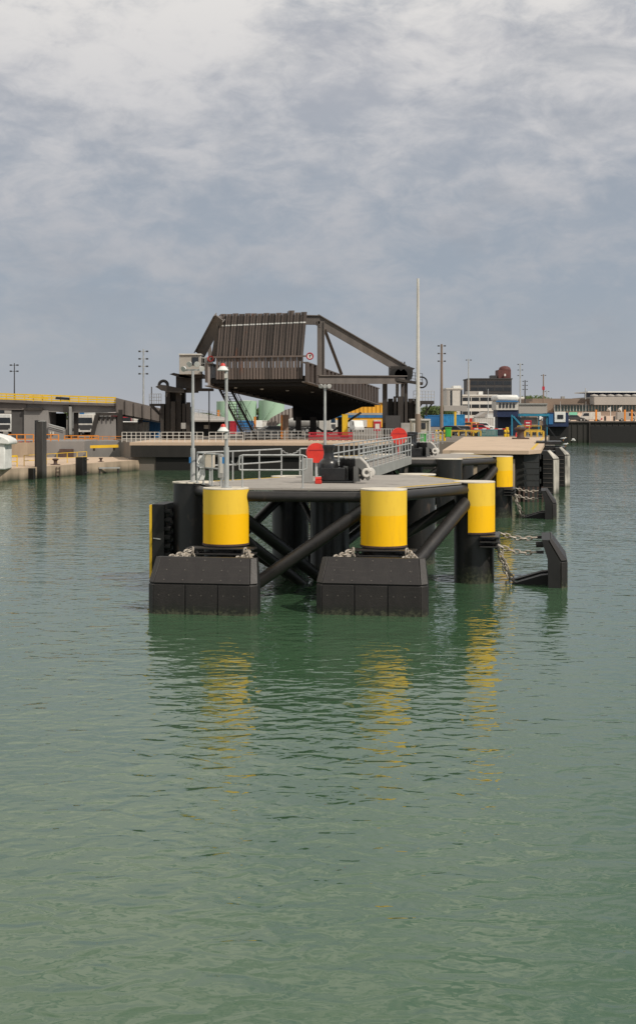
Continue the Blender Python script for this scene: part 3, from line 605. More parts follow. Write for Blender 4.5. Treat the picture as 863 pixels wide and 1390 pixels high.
# gulls
def gull(label, c, rz, flying, cat='gull'):
    t = thing('gull', label, cat, c, rz)
    b = MB(); prof = [(0, -.22), (.03, -.2), (.075, -.08), (.08, .02), (.05, .12), (.045, .16), (.05, .2), (.03, .25), (.008, .29), (0, .3)]
    n = 10; rings = [[Vector((r * math.cos(2 * math.pi * i / n), y, .02 + (.06 if .13 < y < .27 else 0) * (0 if flying else 1) + r * math.sin(2 * math.pi * i / n))) for i in range(n)] for r, y in prof]
    for a, bb in zip(rings, rings[1:]): b.add(a + bb, [(i, (i + 1) % n, n + (i + 1) % n, n + i) for i in range(n)], True)
    if flying:
        for s in (-1, 1):
            pts = [(0, .08, .05), (s * .3, .14, .2), (s * .62, .0, .1), (s * .66, -.05, .08), (s * .3, -.06, .17), (0, -.1, .05)]
            b.extrude(pts, (0, 0, .012))
    b.build('body', feather, t, world=False)
    if not flying:
        w = MB()
        for s in (-1, 1): w.extrude([(s * .085, .1, .05), (s * .09, -.1, .0), (s * .03, -.34, .02), (s * .06, -.1, .09)], (s * .008, 0, 0))
        w.build('wing', feathergrey, t, world=False)
        l = MB(); l.tube((.03, 0, -.05), (.03, 0, -.2), .008, 5); l.tube((-.03, 0, -.05), (-.03, 0, -.2), .008, 5); l.build('leg', orange, t, world=False)
    MB().tube((0, .27, .02 + (0 if flying else .06)), (0, .36, .0 + (0 if flying else .05)), .014, 6, .004).build('beak', yellow, t, world=False)
gull('white gull gliding low over the water right of the quay', W(778, 598, 140), R(70), True)
gull('standing gull on the upper dark rail at the quay corner', Vector(((764 - CX) * 111.5 / F, 111.5, 3.78)), R(-70), False)
gull('standing gull on the lower dark rail below the other gull', Vector(((767 - CX) * 109.6 / F, 109.6, 3.33)), R(-60), False)

# ================================================================== linkspan bridge
LS = R(-12.8); eL = Vector((math.cos(LS), math.sin(LS), 0)); uL = Vector((-math.sin(LS), math.cos(LS), 0)); UP = Vector((0, 0, 1))
O = Vector((-1.5, 149, 0))                          # front right corner of the road deck
def D(a, b, z): return O + eL * a + uL * b + UP * z
t = thing('linkspan_bridge', 'huge raised dark steel ferry ramp with folded rusty flap and sloping truss beams', 'ferry ramp', Vector((-6, 150, 2.9)), 0)
Wd = 11.3
# deck: dark underside with cross beams
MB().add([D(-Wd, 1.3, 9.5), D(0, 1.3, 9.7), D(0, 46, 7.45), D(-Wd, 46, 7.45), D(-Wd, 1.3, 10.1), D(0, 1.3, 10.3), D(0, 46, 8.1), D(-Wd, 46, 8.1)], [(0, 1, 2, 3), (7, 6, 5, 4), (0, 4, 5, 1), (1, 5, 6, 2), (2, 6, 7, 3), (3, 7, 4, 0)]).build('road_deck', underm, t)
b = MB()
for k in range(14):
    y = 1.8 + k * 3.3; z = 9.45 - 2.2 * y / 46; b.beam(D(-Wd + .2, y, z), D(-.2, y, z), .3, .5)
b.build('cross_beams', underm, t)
for i in range(4):
    c = D(-Wd + 1.8 + 2.5 * i, 5 + 2.5 * i, 8.98 - .12 * i); MB().lathe([(0, -.05), (.2, 0), (.2, .12), (0, .14)], c, 12).build('deck_light', palelens, t)
# side girders with stiffeners
for a, s in ((.05, 1), (-Wd - .05, -1)):
    zb_ = 0 if s > 0 else -.4
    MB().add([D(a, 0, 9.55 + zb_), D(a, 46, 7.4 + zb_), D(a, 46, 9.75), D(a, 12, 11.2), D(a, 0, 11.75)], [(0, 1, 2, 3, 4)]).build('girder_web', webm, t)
    f = MB(); f.beam(D(a, 0, 9.55 + zb_), D(a, 46, 7.4 + zb_), .7, .12); f.beam(D(a, 0, 11.75), D(a, 12, 11.2), .6, .12); f.beam(D(a, 12, 11.2), D(a, 46, 9.75), .6, .12); f.build('girder_flange', brownsteel, t)
    for k in range(21):
        y = .4 + k * 2.2; z0 = 9.55 - 2.15 * y / 46; z1 = 11.75 - .55 * min(y, 12) / 12 - max(0, y - 12) * 1.45 / 34
        MB().beam(D(a + s * .16, y, z0), D(a + s * .16, y, z1), .3, .9, uL).build('stiffener', rustflap2, t)
# folded flap : a row of long fingers standing on the deck front
n = 14
x0, x1 = -10.55, -.3
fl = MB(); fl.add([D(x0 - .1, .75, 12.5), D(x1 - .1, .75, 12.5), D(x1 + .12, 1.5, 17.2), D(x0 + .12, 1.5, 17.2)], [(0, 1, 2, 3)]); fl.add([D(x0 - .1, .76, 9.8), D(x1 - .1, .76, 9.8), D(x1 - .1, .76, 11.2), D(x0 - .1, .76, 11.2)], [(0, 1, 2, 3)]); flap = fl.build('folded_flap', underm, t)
for i in range(n):
    xa = x0 + (x1 - x0) * (i + .06) / n; xb = x0 + (x1 - x0) * (i + .93) / n; top = 17.45 + random.uniform(-.05, .08) + (.28 if i == n - 3 else 0)
    f = MB();     f.extrude([D(xa, .5, 12.4), D(xb, .5, 12.4), D(xb + .3, 1.2, top), D(xa + .3, 1.2, top)], uL * .22)
    # the slotted lower half : two thin webs with daylight between
    w = (xb - xa)
    f.beam(D(xa + .13, .6, 9.9), D(xa + .13, .6, 12.4), .26, .3, uL); f.beam(D(xb - .12, .6, 9.9), D(xb - .12, .6, 12.4), .24, .3, uL); f.beam(D(xa, .62, 10.55), D(xb, .62, 10.55), .2, 1.2); f.beam(D(xa, .62, 12.15), D(xb, .62, 12.15), .2, .5)
    fo = f.build('flap_finger', rustflap if i % 5 != 3 else rustflap2, flap)
    e = MB(); e.beam(D(xa + w * .55, .47, 12.4), D(xa + w * .55 + .22, 1.15, top - .1), .04, .07, uL); e.beam(D(xa + .02, .42, 12.4), D(xa + .24, 1.1, top - .1), .05, .16, uL); e.build('finger_web', underm, flap)
for i in range(n):
    xa = x0 + (x1 - x0) * (i + .06) / n; xb = x0 + (x1 - x0) * (i + .93) / n
    q = lambda x, z, y: D(x + .3 * (z - 12.4) / 5.05, .5 + .7 * (z - 12.4) / 5.05 - y, z)
    zz = 16.0 + .018 * i
    MB().slab([q(xa, zz, .03), q(xb, zz, .03), q(xb, zz + .15, .03), q(xa, zz + .15, .03)], -.012).build('white_stripe', white, flap)
fb = MB(); fb.beam(D(x0 - .6, 1.25, 9.7), D(.1, 1.25, 9.85), .7, .5); fb.build('flap_hinge_beam', underm, t)
MB().beam(D(x0 - .25, .3, 12.45), D(.1, .3, 12.45), .1, .18).build('flap_rail', rustflap, t)
# truss : right hand
def bm(name, p, q, w, h, m=brownsteel): return MB().beam(p, q, w, h, (0, -1, 0)).build(name, m, t)
def IB(name, p, q, dep, wid=.5, m=brownsteel):      # plate girder: web plus two flanges
    p, q = Vector(p), Vector(q); tt = (q - p).normalized(); nrm = tt.cross(Vector((0, 1, 0))).normalized()
    b = MB(); b.beam(p, q, .12, dep, nrm); b.beam(p + nrm * dep / 2, q + nrm * dep / 2, wid, .1, nrm); b.beam(p - nrm * dep / 2, q - nrm * dep / 2, wid, .1, nrm); return b.build(name, m, t)
IB('top_chord', W(410, 434, 152), W(434, 434.5, 152), 1.0)
IB('inclined_chord', W(429, 433, 152), W(548, 502, 155), 1.12, .6)
IB('bottom_chord', W(432, 515, 148.5), W(551, 515.5, 154), .86, .6)
IB('truss_post', W(435.5, 512, 152), W(435.5, 436, 152), .75, .5)
bm('truss_strut', W(440, 446, 152), W(463, 507, 158), .35, .35)
IB('left_chord', W(298, 431, 151.5), W(271, 481, 158), 1.2, .6)
bm('left_post', W(299, 430, 152), W(289, 490, 154), .5, .5)
bm('left_post', W(284, 470, 158), W(290, 520, 156), .45, .45)
# round prohibition sign on the girder
c = W(420.5, 483.5, 150.5); so_ = MB().disc(c, (0, -1, 0), .42, .05, 24).build('round_sign', white, t); MB().ring(c + Vector((0, -.06, 0)), (0, -1, 0), .36, .07, 24).build('sign_ring', darkred, so_); MB().box(c + Vector((0, -.06, .0)), (.1, .02, .34)).box(c + Vector((.03, -.065, .08)), (.2, .02, .1)).build('sign_symbol', charcoal, so_)
# rear support of the deck
s = MB(); s.add([W(397, 549, 189), W(500, 549, 193), W(445, 571, 189), W(398, 571, 189)], [(0, 1, 2, 3)]); s.extrude([W(397, 549, 189), W(500, 549, 190), W(446, 571, 189), W(398, 571, 189)], (0, 2.0, 0)); s.build('rear_cross_head', underm, t)
for px, w in ((405, 5), (425, 6), (462, 5)):
    MB().beam(W(px, 566, 188), G(px, 188), 188 * w / F * 1.5, .9, (0, 1, 0)).build('rear_leg', darksteel, t)
bm('rear_brace', W(452, 585, 186), W(490, 560, 186), .3, .3, darksteel); bm('rear_brace', W(430, 580, 186), W(452, 596, 186), .3, .3, darksteel)
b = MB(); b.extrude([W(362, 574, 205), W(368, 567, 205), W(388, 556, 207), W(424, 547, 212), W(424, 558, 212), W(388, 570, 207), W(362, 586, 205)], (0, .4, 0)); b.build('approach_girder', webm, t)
for k in range(13):
    px = 364 + k * 4.7; yt = 572 - (px - 362) * .62 if px < 388 else 556 - (px - 388) * .25; yb = 584.5 - (px - 362) * .58 if px < 388 else 570 - (px - 388) * .33
    MB().beam(W(px, yt, 204.6), W(px, yb, 204.6), .2, .3, (0, 1, 0)).build('approach_stiffener', rustflap2, t)
# service stair hanging under the deck
t2 = thing('steel_stair', 'dark steel service stair slanting under the raised ramp', 'stair', G(335, 158))
pa, pb = W(297, 526, 157), W(334, 597, 152)
for off in (0, 1.3):
    v = Vector((off, 0, 0)); MB().beam(pa + v, pb + v, .12, .3).build('stringer', darksteel, t2)
    MB().path([pa + v + UP * 1.1, pb + v + UP * 1.1], .05, 6).path([pa + v + UP * .6, pb + v + UP * .6], .035, 6).build('handrail', darksteel, t2)
    for k in range(6): x = pa.lerp(pb, k / 5) + v; MB().tube(x, x + UP * 1.1, .035, 6).build('baluster', darksteel, t2)
for k in range(20): x = pa.lerp(pb, (k + .5) / 20); MB().span(x.x, x.x + 1.3, x.y - .15, x.y + .15, x.z - .03, x.z + .03).build('tread', darksteel, t2)

# right hoisting tower
def W2(px0, px1, py0, py1, d, dep): # box helper: pixel face at range d and its depth
    a = W(px0, py1, d); c = W(px1, py0, d); return ((a.x + c.x) / 2, d + dep / 2, (a.z + c.z) / 2), (c.x - a.x, dep, c.z - a.z)
def pxbox(b, px0, px1, py0, py1, d, dep): return b.box(*W2(px0, px1, py0, py1, d, dep))
def part(name, m, par, *bx, bevel=0.):
    b = MB()
    for q in bx: pxbox(b, *q)
    return b.build(name, m, par, bevel=bevel)
def railset(par, p, q, n, h=1.1, m=None, rails=3, r=.03, name='rail'):
    b = MB()
    for k in range(rails): b.tube(p + UP * h * (k + 1) / rails, q + UP * h * (k + 1) / rails, r, 6)
    for i in range(n): x = p.lerp(q, i / (n - 1)); b.tube(x, x + UP * h, r, 6)
    return b.build(name, m or galv, par)
t = thing('hoist_tower', 'right dark steel hoist tower at the end of the sloping truss beam', 'hoist tower', G(548, 155))
for px0, px1, y0 in ((519.5, 525.5, 519), (527, 533, 541), (534.5, 538, 538), (540, 547, 538), (549, 553, 520), (554.5, 561, 541), (562.5, 568, 541)):
    part('column', darksteel, t, (px0, px1, y0, 598, 154 + (px0 % 3) * .8, 1.2))
part('column', palegrey, t, (537, 541, 520, 540, 157, .5)); part('column', brownsteel, t, (544, 548, 518, 545, 156, .5))
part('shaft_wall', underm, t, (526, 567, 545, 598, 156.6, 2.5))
part('head_block', darksteel, t, (529, 556, 497, 514, 154.3, 3.0), (556, 560, 500, 508, 155, 2))
b = MB(); b.extrude([W(553, 497, 154.5), W(563, 500, 154.5), W(559, 503, 154.5), W(557, 509, 154.5), W(553, 511, 154.5)], (0, 2, 0)); b.build('head_nose', darksteel, t)
for px in (533, 538, 541, 544, 548): part('sheave_post', darksteel, t, (px, px + 1.6, 491 + (px % 4), 498, 155, .4))
b = MB()
for k in range(3): c = W(537 + k * 7, 509, 154); b.disc(c, (0, -1, 0), .75, .14, 18)
b.build('sheave', underm, t)
b = MB(); b.beam(W(527, 514, 154), W(573, 521, 154), 1.6, .3); b.build('walkway', darksteel, t); railset(t, W(548, 517, 154), W(573, 520, 154), 6, 1.1, darksteel)
MB().ring(W(572, 519, 154), (0, -1, 0), .62, .09, 16).build('wheel', black, t)
part('platform', darksteel, t, (562, 589, 544, 548.5, 155, 3)); railset(t, W(561, 544, 155), W(589, 544, 155), 8, 1.15, galv)
for px in (572, 586): MB().beam(W(px, 548, 156), W(px - 10, 562, 156), .18, .18).build('platform_brace', darksteel, t)
part('platform_post', darksteel, t, (578, 579.5, 548, 565, 156, .2))
part('lower_wall', greybox, t, (544, 556, 574, 598, 153.6, .4)); part('lower_wall', charcoal, t, (523, 543, 564, 598, 153.4, .4))

# left hoist tower
t = thing('hoist_tower', 'left dark steel hoist tower carrying the grey control cabin', 'hoist tower', G(240, 156))
for px0, px1, y0 in ((218, 223, 548), (224.5, 231, 530), (232, 238, 545), (239, 246, 530), (247.5, 252, 548), (253, 257.5, 546)):
    part('column', darksteel, t, (px0, px1, y0, 598, 154.5 + (px0 % 3) * .8, 1.2))
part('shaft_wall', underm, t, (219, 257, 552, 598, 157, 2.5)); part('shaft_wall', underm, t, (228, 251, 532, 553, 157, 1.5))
b = MB(); b.extrude([W(211, 525, 154), W(217, 522, 154), (W(226, 523, 154)), W(250, 528, 154), W(250, 533, 154), W(226, 532, 154), W(216, 528, 154)], (0, 2.4, 0)); b.build('head_arm', darksteel, t)
MB().ring(W(222, 522.8, 155), (0, -1, 0), .5, .18, 14).build('sheave', darksteel, t)
b = MB(); c = W(236, 539, 154.2); b.path([c + Vector((math.cos(w) * .9, 0, math.sin(w) * .9)) for w in [.3 + k * .35 for k in range(9)]], .14, 6); b.build('curved_guard', darksteel, t)
part('upper_block', darksteel, t, (239, 272, 511, 527, 155, 2.6), (243, 275, 507.5, 513, 154, 4), (252, 268, 525, 533, 155.4, 1.6))
part('platform', darksteel, t, (262, 288, 527, 530.5, 155, 2.6)); b = MB(); b.extrude([W(230, 508, 154), W(236, 506, 154), W(262, 512, 154), W(262, 514.5, 154), W(238, 510.5, 154)], (0, 2.2, 0)); b.build('upper_walkway', darksteel, t)
part('platform', darksteel, t, (203, 219, 548, 551, 156, 3)); railset(t, W(203, 548, 156), W(219, 548, 156), 6, 1.15, galv)
for a in (0, 3): MB().beam(W(205 + a, 551, 156), W(217 + a * .4, 563, 156), .2, .2).build('platform_brace', darksteel, t)
MB().tube(W(206, 552, 157), W(206, 525, 157), .06, 8).build('mast', darksteel, t)
part('panel', greybox, t, (246, 252, 574, 582, 154.0, .3))
MB().tube(W(284, 528, 157), G(284, 157), .07, 8).build('hoist_rod', darksteel, t)
# control cabin
t = thing('control_cabin', 'small grey control cabin perched on the left hoist tower', 'cabin', W(257, 508, 153))
part('wall', mat('cabin cladding', (.36, .34, .31), (.31, .29, .265), .6, 0, .6), t, (243.5, 272.5, 481.5, 508, 152.6, 2.6), bevel=.03)
part('roof', whitedirty, t, (243, 273.2, 480, 481.6, 152.4, 3.0)); w = part('window', charcoal, t, (260.5, 269.5, 485, 495.5, 152.53, .06)); part('pane', glass, w, (261.3, 268.8, 485.8, 494.8, 152.48, .04))
part('annex', whitedirty, t, (274.5, 286, 485, 502, 153.6, 2.0)); w = part('window', charcoal, t, (275.5, 278.3, 487, 496, 153.52, .06)); part('window', charcoal, t, (281.5, 284.5, 489, 497, 153.52, .06))
railset(t, W(273, 508, 153), W(289, 508, 153), 4, 1.9, galv)
t = thing('lifebuoy', 'red lifebuoy hanging on the control cabin rail', 'lifebuoy', W(286, 487, 152.8)); MB().ring(W(286, 487, 152.8), (0.1, -1, 0), .3, .08, 18).build('ring', redm, t)
b = MB()
for w in (0, 1.57, 3.14, 4.71): b.ring(W(286, 487, 152.8) + Vector((math.cos(w) * .3, 0, math.sin(w) * .3)), (-math.sin(w), 0, math.cos(w)), .085, .012, 8, 4)
b.build('band', white, t)

# ================================================================== pier railing, barriers, small things by the ramp
d = 140.6
def zrail(label, px0, px1, n, d=140.6, h=1.05, m=None, rails=3, group='white railings along the ramp pier'):
    t = thing('pier_railing', label, 'railing', Vector(((px0 - CX) * d / F, d, 2.93)), 0, group)
    p, q = Vector(((px0 - CX) * d / F, d, 2.93)), Vector(((px1 - CX) * d / F, d - .17 * (px1 - px0) * d / F * .4, 2.93)); m = m or whitedirty
    for k in range(rails): MB().tube(p + UP * h * (k + 1) / rails, q + UP * h * (k + 1) / rails, .035, 6).build('rail', m, t)
    for i in range(n): x = p.lerp(q, i / (n - 1)); MB().box(x + UP * h / 2, (.07, .07, h)).build('post', m, t)
    return t
zrail('white pier railing left of the left hoist tower', 166, 217, 9)
zrail('white pier railing in front of the left hoist tower', 219, 276, 8)
zrail('white pier railing below the service stair', 284, 330, 6)
zrail('grey pier railing under the middle of the raised ramp', 332, 414, 10, d=152, m=galv)
zrail('grey pier railing behind the gangway', 480, 534, 16, d=146, h=1.35, m=galv, rails=2)
t = zrail('grey railing at the foot of the right hoist tower', 560, 600, 9, d=132, h=1.2, m=galv)
for i in range(7):
    px = 418.5 + i * 8.6; c = Vector(((px + 4.2 - CX) * 147 / F, 147, 2.93))
    if i == 0:
        bt = thing('plastic_barrier', 'red plastic barrier in the row under the raised ramp', 'barrier', c, 0, 'row of red plastic barriers')
        b = MB(); b.span(-.33, .33, -.04, .04, .12, .2).span(-.33, .33, -.04, .04, .5, .66).span(-.33, .33, -.04, .04, .86, .98)
        for x in (-.31, -.155, 0, .155, .31): b.span(x - .025, x + .025, -.035, .035, .1, .95)
        b.build('panel', darkred, bt, world=False)
        for x in (-.24, .24): MB().span(x - .05, x + .05, -.22, .22, 0, .08).build('foot', rubber, bt, world=False)
    else: dup(bt, c)
def pxthing(name, label, cat, px0, px1, py0, py1, d, dep, m, group=None, bevel=.03):
    a, sz = W2(px0, px1, py0, py1, d, dep); t = thing(name, label, cat, (a[0], a[1], a[2] - sz[2] / 2), 0, group)
    MB().box(a, sz).build('body', m, t, bevel=bevel); return t
def post_thing(label, px0, px1, py0, py1, d, m=yellow):
    a, sz = W2(px0, px1, py0, py1, d, (px1 - px0) * d / F); t = thing('guide_post', label, 'post', (a[0], a[1], a[2] - sz[2] / 2), 0)
    MB().box(a, sz).build('post', m, t, bevel=.03); MB().box((a[0], a[1], a[2] - sz[2] / 2 + .08), (sz[0] * 1.35, sz[1] * 1.35, .16)).build('base_plate', charcoal, t)
    MB().box((a[0], a[1], a[2] + sz[2] / 2 + .03), (sz[0] * 1.06, sz[1] * 1.06, .06)).build('cap', m, t); return t
post_thing('wide yellow guide post under the right of the raised ramp', 464, 472, 563, 594, 158)
post_thing('slim yellow post beside a brown column under the ramp', 381, 383.5, 564, 597, 158, orange)
post_thing('short orange post in front of the green tanks', 344.5, 347.5, 566, 583, 200, orange)
post_thing('thin orange post left of the green tanks', 295, 298, 557, 570, 215, orange)
pxthing('concrete_column', 'brown concrete column under the ramp beside a slim yellow post', 'column', 383.8, 391.5, 563, 597, 158.5, 1.2, brown)
# red lifebuoy cabinets
for lab, px0, px1, py0, py1, dd in (('red lifebuoy cabinet at the foot of the right hoist tower', 507, 517, 572, 585, 150), ('red cabinet on a post directly behind the smaller red disc', 535, 546, 583, 599, 84)):
    a, sz = W2(px0, px1, py0, py1, dd, .5); zg = 2.93 if dd > 100 else HD; t = thing('lifebuoy_cabinet', lab, 'cabinet', (a[0], a[1], zg))
    MB().box(a, sz).build('case', darkred, t, bevel=.04); MB().box((a[0], a[1] - .26, a[2]), (sz[0] * .6, .03, sz[2] * .5)).build('window', whitedirty, t)
    MB().span(a[0] - .06, a[0] + .06, a[1] - .05, a[1] + .05, zg - .02, a[2]).build('post', darkred, t)
t = thing('deck_pillar', 'black cylindrical mooring post behind the gangway end', 'post', Vector(((559.5 - CX) * 74.2 / F, 74.2, HD))); 
MB().lathe([(.3, 0), (.26, .1), (.24, 1.15), (.3, 1.2), (.3, 1.36), (0, 1.38)], t.location, 16).build('post', black, t, bevel=.01)

# ================================================================== vehicles and containers
def wheel(par, c, r, w, ax=(0, 1, 0)):
    ax = Vector(ax); o = MB().disc(Vector(c) - ax * w / 2, ax, r, w, 14).build('wheel', rubber, par, world=False); MB().disc(Vector(c) - ax * (w / 2 + .01), ax, r * .55, w + .02, 10).build('rim', galv, o, world=False)
def car(label, c, rz, m, group=None, s=1., van=False):
    t = thing('parked_van' if van else 'parked_car', label, 'van' if van else 'car', c, rz, group)
    if van: prof = [(-2.4, .35), (2.4, .35), (2.45, .95), (1.9, 1.15), (1.45, 2.0), (-2.35, 2.1), (-2.42, 1.0)]
    else: prof = [(-2.1, .3), (2.1, .3), (2.15, .7), (1.2, .9), (.6, 1.42), (-1.1, 1.45), (-1.75, .98), (-2.12, .92)]
    MB().extrude([(x * s, -.85 * s, z * s) for x, z in prof], (0, 1.7 * s, 0)).build('body', m, t, world=False, bevel=.06)
    w = [(1.0, .95), (.55, 1.36), (-1.05, 1.38), (-1.6, .98)] if not van else [(1.75, 1.2), (1.4, 1.85), (.3, 1.88), (.3, 1.2)]
    for y in (-.862, .852): MB().extrude([(x * s, y * s, z * s) for x, z in w], (0, .01, 0)).build('side_window', glass, t, world=False)
    f = [(w[0][0] + .12, w[0][1]), (w[1][0] + .07, w[1][1])]
    MB().add([(f[0][0] * s, -.7 * s, f[0][1] * s), (f[0][0] * s, .7 * s, f[0][1] * s), (f[1][0] * s, .62 * s, f[1][1] * s), (f[1][0] * s, -.62 * s, f[1][1] * s)], [(0, 1, 2, 3)]).build('windscreen', glass, t, world=False)
    for x in (-1.35, 1.35):
        for y in (-.8, .8): wheel(t, (x * s, y * s, .32 * s), .33 * s, .2)
    for y in (-.62, .62): MB().box((2.13 * s, y * s, .68 * s), (.06, .3 * s, .14 * s)).build('headlight', palelens, t, world=False)
    return t
def lorry(label, c, rz, cabm, boxm, L_=9., tank=False, group=None):
    t = thing('lorry', label, 'lorry', c, rz, group)
    MB().extrude([(-1.25, 0, .55), (1.25, 0, .55), (1.25, 0, 2.2), (1.1, 0, 3.1), (-1.1, 0, 3.1), (-1.25, 0, 2.2)], (0, 2.0, 0)).build('cab', cabm, t, world=False, bevel=.08)
    MB().add([(-1.1, -.012, 1.75), (1.1, -.012, 1.75), (1.0, -.012, 2.6), (-1.0, -.012, 2.6)], [(0, 1, 2, 3)]).build('windscreen', glass, t, world=False)
    MB().box((0, -.03, 1.15), (2.0, .05, .75)).build('grille', charcoal, t, world=False); MB().box((0, -.06, .62), (2.4, .15, .25)).build('bumper', whitedirty, t, world=False)
    if tank: MB().tube((0, 2.4, 2.2), (0, 2.4 + L_, 2.2), 1.22, 20).build('tank', boxm, t, world=False)
    else: MB().span(-1.25, 1.25, 2.4, 2.4 + L_, 1.0, 3.75).build('cargo_box', boxm, t, world=False, bevel=.05)
    MB().span(-1.0, 1.0, .5, 2.4 + L_, .6, .95).build('chassis', charcoal, t, world=False)
    for y in (.9, 4.0, L_ + .2, L_ + 1.5):
        for x in (-1.05, 1.05): wheel(t, (x, y, .5), .5, .3, (1, 0, 0))
    for x in (-.95, .95): MB().box((x, -.05, .85), (.35, .06, .2)).build('headlight', palelens, t, world=False)
    return t
def container(label, c, rz, m, L_=6., w=2.4, h=2.6, group=None, name='container'):
    t = thing(name, label, 'container', c, rz, group)
    b = MB(); b.span(-L_ / 2, L_ / 2, -w / 2, w / 2, .12, h)
    k = int(L_ / .38)
    for i in range(k): x = -L_ / 2 + .2 + (L_ - .4) * i / (k - 1); b.span(x - .06, x + .06, -w / 2 - .045, -w / 2, .25, h - .15)
    b.build('body', m, t, world=False)
    f = MB()
    for x in (-L_ / 2, L_ / 2):
        for y in (-w / 2, w / 2): f.box((x, y, h / 2), (.14, .14, h + .02))
    for z in (.08, h - .04):
        for y in (-w / 2, w / 2): f.span(-L_ / 2, L_ / 2, y - .07, y + .07, z - .07, z + .07)
        for x in (-L_ / 2, L_ / 2): f.span(x - .065, x + .065, -w / 2, w / 2, z - .065, z + .065)
    f.build('frame', m, t, world=False)
    b = MB()
    for y in (-.7, -.25, .25, .7): b.tube((L_ / 2 + .05, y, .2), (L_ / 2 + .05, y, h - .2), .03, 6)
    b.build('lock_bars', galv, t, world=False); return t
# left yard
container('blue container with a white stripe behind the pier railing, lower', G(208, 175), 0, bluec, 3.6, 2.4, 2.3, 'small containers left of the hoist tower')
container('pale container behind the left pier railing', G(184, 172), 0, whitedirty, 3.2, 2.2, 2.0, 'small containers left of the hoist tower')
lorry('white fronted lorry parked under the elevated road', G(116, 196), 0, whitedirty, bluec, 8)
lorry('white and red tank lorry parked beyond the elevated road ramp', G(160, 205), R(-80), darkred, whitedirty, 7, True)
container('bright blue container farther back beyond the ramp girder', G(201, 230), 0, bluec, 2.2, 2.4, 2.3); container('white container next to the bright blue one beyond the ramp girder', G(210, 231), 0, white, 2.0, 2.4, 2.3)
lorry('navy lorry parked between the dark piers of the elevated road', G(106, 215), R(8), navy, whitedirty, 8)
lorry('white lorry at the left end under the elevated road', G(6, 200), R(-15), white, palegrey, 8)
lorry('red lorry with a white box right of the trapezoid pier', G(172, 196), R(60), darkred, white, 7)
car('silver car parked under the elevated road right of the dark pier', G(79, 178), R(10), palegrey)
car('white van beside the white and red tank lorry', G(182, 190), R(20), white, van=True)
# under the ramp
lorry('white tank lorry half hidden behind the yellow guide post', G(452, 214), R(70), whitedirty, white, 6, True)
for lab, px, dd, rz, m, vn in (('silver car under the raised ramp left of the brown column', 372, 190, 20, greybox, 0), ('white van in front of the green tanks', 347, 235, 100, white, 1), ('white car near the orange building', 408, 235, -30, white, 0), ('white van beside the rear leg of the ramp', 415, 260, 160, whitedirty, 1), ('white van in front of the orange building', 484, 240, -80, white, 1)):
    car(lab, G(px, dd), R(rz), m, van=bool(vn))
for i, (px, dd, m, z) in enumerate(((318, 225, bluec, 2.9), (333, 228, bluec, 2.9), (330, 262, mat('light blue crate paint', (.12, .3, .5), None, .5), 2.9), (309, 215, darkred, 2.9), (360, 250, whitedirty, 2.9))):
    container(['blue skip to the left below the green tanks', 'second blue skip below the green tanks', 'light blue crate just behind the blue skips', 'red skip beside the service stair', 'white skip below the right green tank'][i], G(px, dd, z), R(10), m, 2.6, 2, 2.0, name='skip')
# pallets stack
for k, (px, dd) in enumerate(((330, 185), (343, 186), (355, 180))):
    t = thing('pallet_stack', ['left', 'middle', 'right'][k] + ' stack of pale boards under the raised ramp', 'pallets', G(px, dd)); 
    for i in range(6): MB().box(G(px, dd) + UP * (.12 + .22 * i), (1.3, 1.0, .13), R(5 * i)).build('pallet', palegrey if i % 2 else whitedirty, t)

# ================================================================== storage tanks, orange warehouse
def tank(label, px0, px1, ytop, d):
    c = G((px0 + px1) / 2, d); r = (px1 - px0) * d / F / 2; h = W(0, ytop, d).z - 2.9
    t = thing('storage_tank', label, 'tank', c, 0, 'pale green storage tanks')
    MB().lathe([(r, 0), (r, h)], c, 36).build('shell', greentank, t); MB().lathe([(r * 1.01, h), (r * .5, h + r * .07), (0, h + r * .1)], c, 36).build('roof', mat('tank roof paint', (.42, .5, .42), None, .6), t)
    b = MB(); 
    for k in range(10): a = k * .13 - 2.4; b.beam(c + Vector((math.cos(a) * (r + .4), math.sin(a) * (r + .4), h * k / 10)), c + Vector((math.cos(a + .13) * (r + .4), math.sin(a + .13) * (r + .4), h * (k + 1) / 10)), .5, .3)
    b.build('spiral_stair', greentank, t)
    return t
tank('left pale green storage tank partly behind the service stair', 294, 322, 545, 420)
tank('middle pale green storage tank', 323, 348.5, 544.5, 420)
tank('right pale green storage tank partly under the ramp', 351, 386, 543.5, 420)
t = thing('warehouse', 'orange yellow warehouse with a grey band beyond the raised ramp', 'building', G(480, 330))
part('wall', orangey, t, (446, 527, 547, 580, 330, 20)); part('roof', palegrey, t, (445.5, 527.5, 545.4, 547, 329.6, 21)); part('band', bluec, t, (446, 527, 563.5, 567, 329.8, .15)); part('band', palegrey, t, (446, 527, 560.5, 563.4, 329.75, .2))
for k in range(4): part('door', whitedirty, t, (450 + k * 19, 460 + k * 19, 570, 579.5, 329.7, .25))
for k in range(14): part('cladding_rib', orangey, t, (449 + k * 5.6, 449.6 + k * 5.6, 547.5, 560, 329.82, .15))
# dark low building with grey roof left of the ramp
t = thing('low_shed', 'low dark shed with a sloping grey roof behind the left hoist tower', 'shed', G(282, 190))
b = MB(); b.extrude([W(257, 572, 188), W(307, 572, 188), G(307, 188), G(257, 188)], (0, 8, 0)); b.build('wall', underm, t)
b = MB(); b.slab([W(256.5, 572.5, 186), W(309, 572.5, 186), W(304, 568, 193), W(256.5, 560, 200)], .2); b.build('roof', palegrey, t)
part('lit_window', beige, t, (277, 285, 577, 582, 187.9, .15)); railset(t, W(258, 562.5, 192), W(300, 569.5, 189), 8, .9, galv)

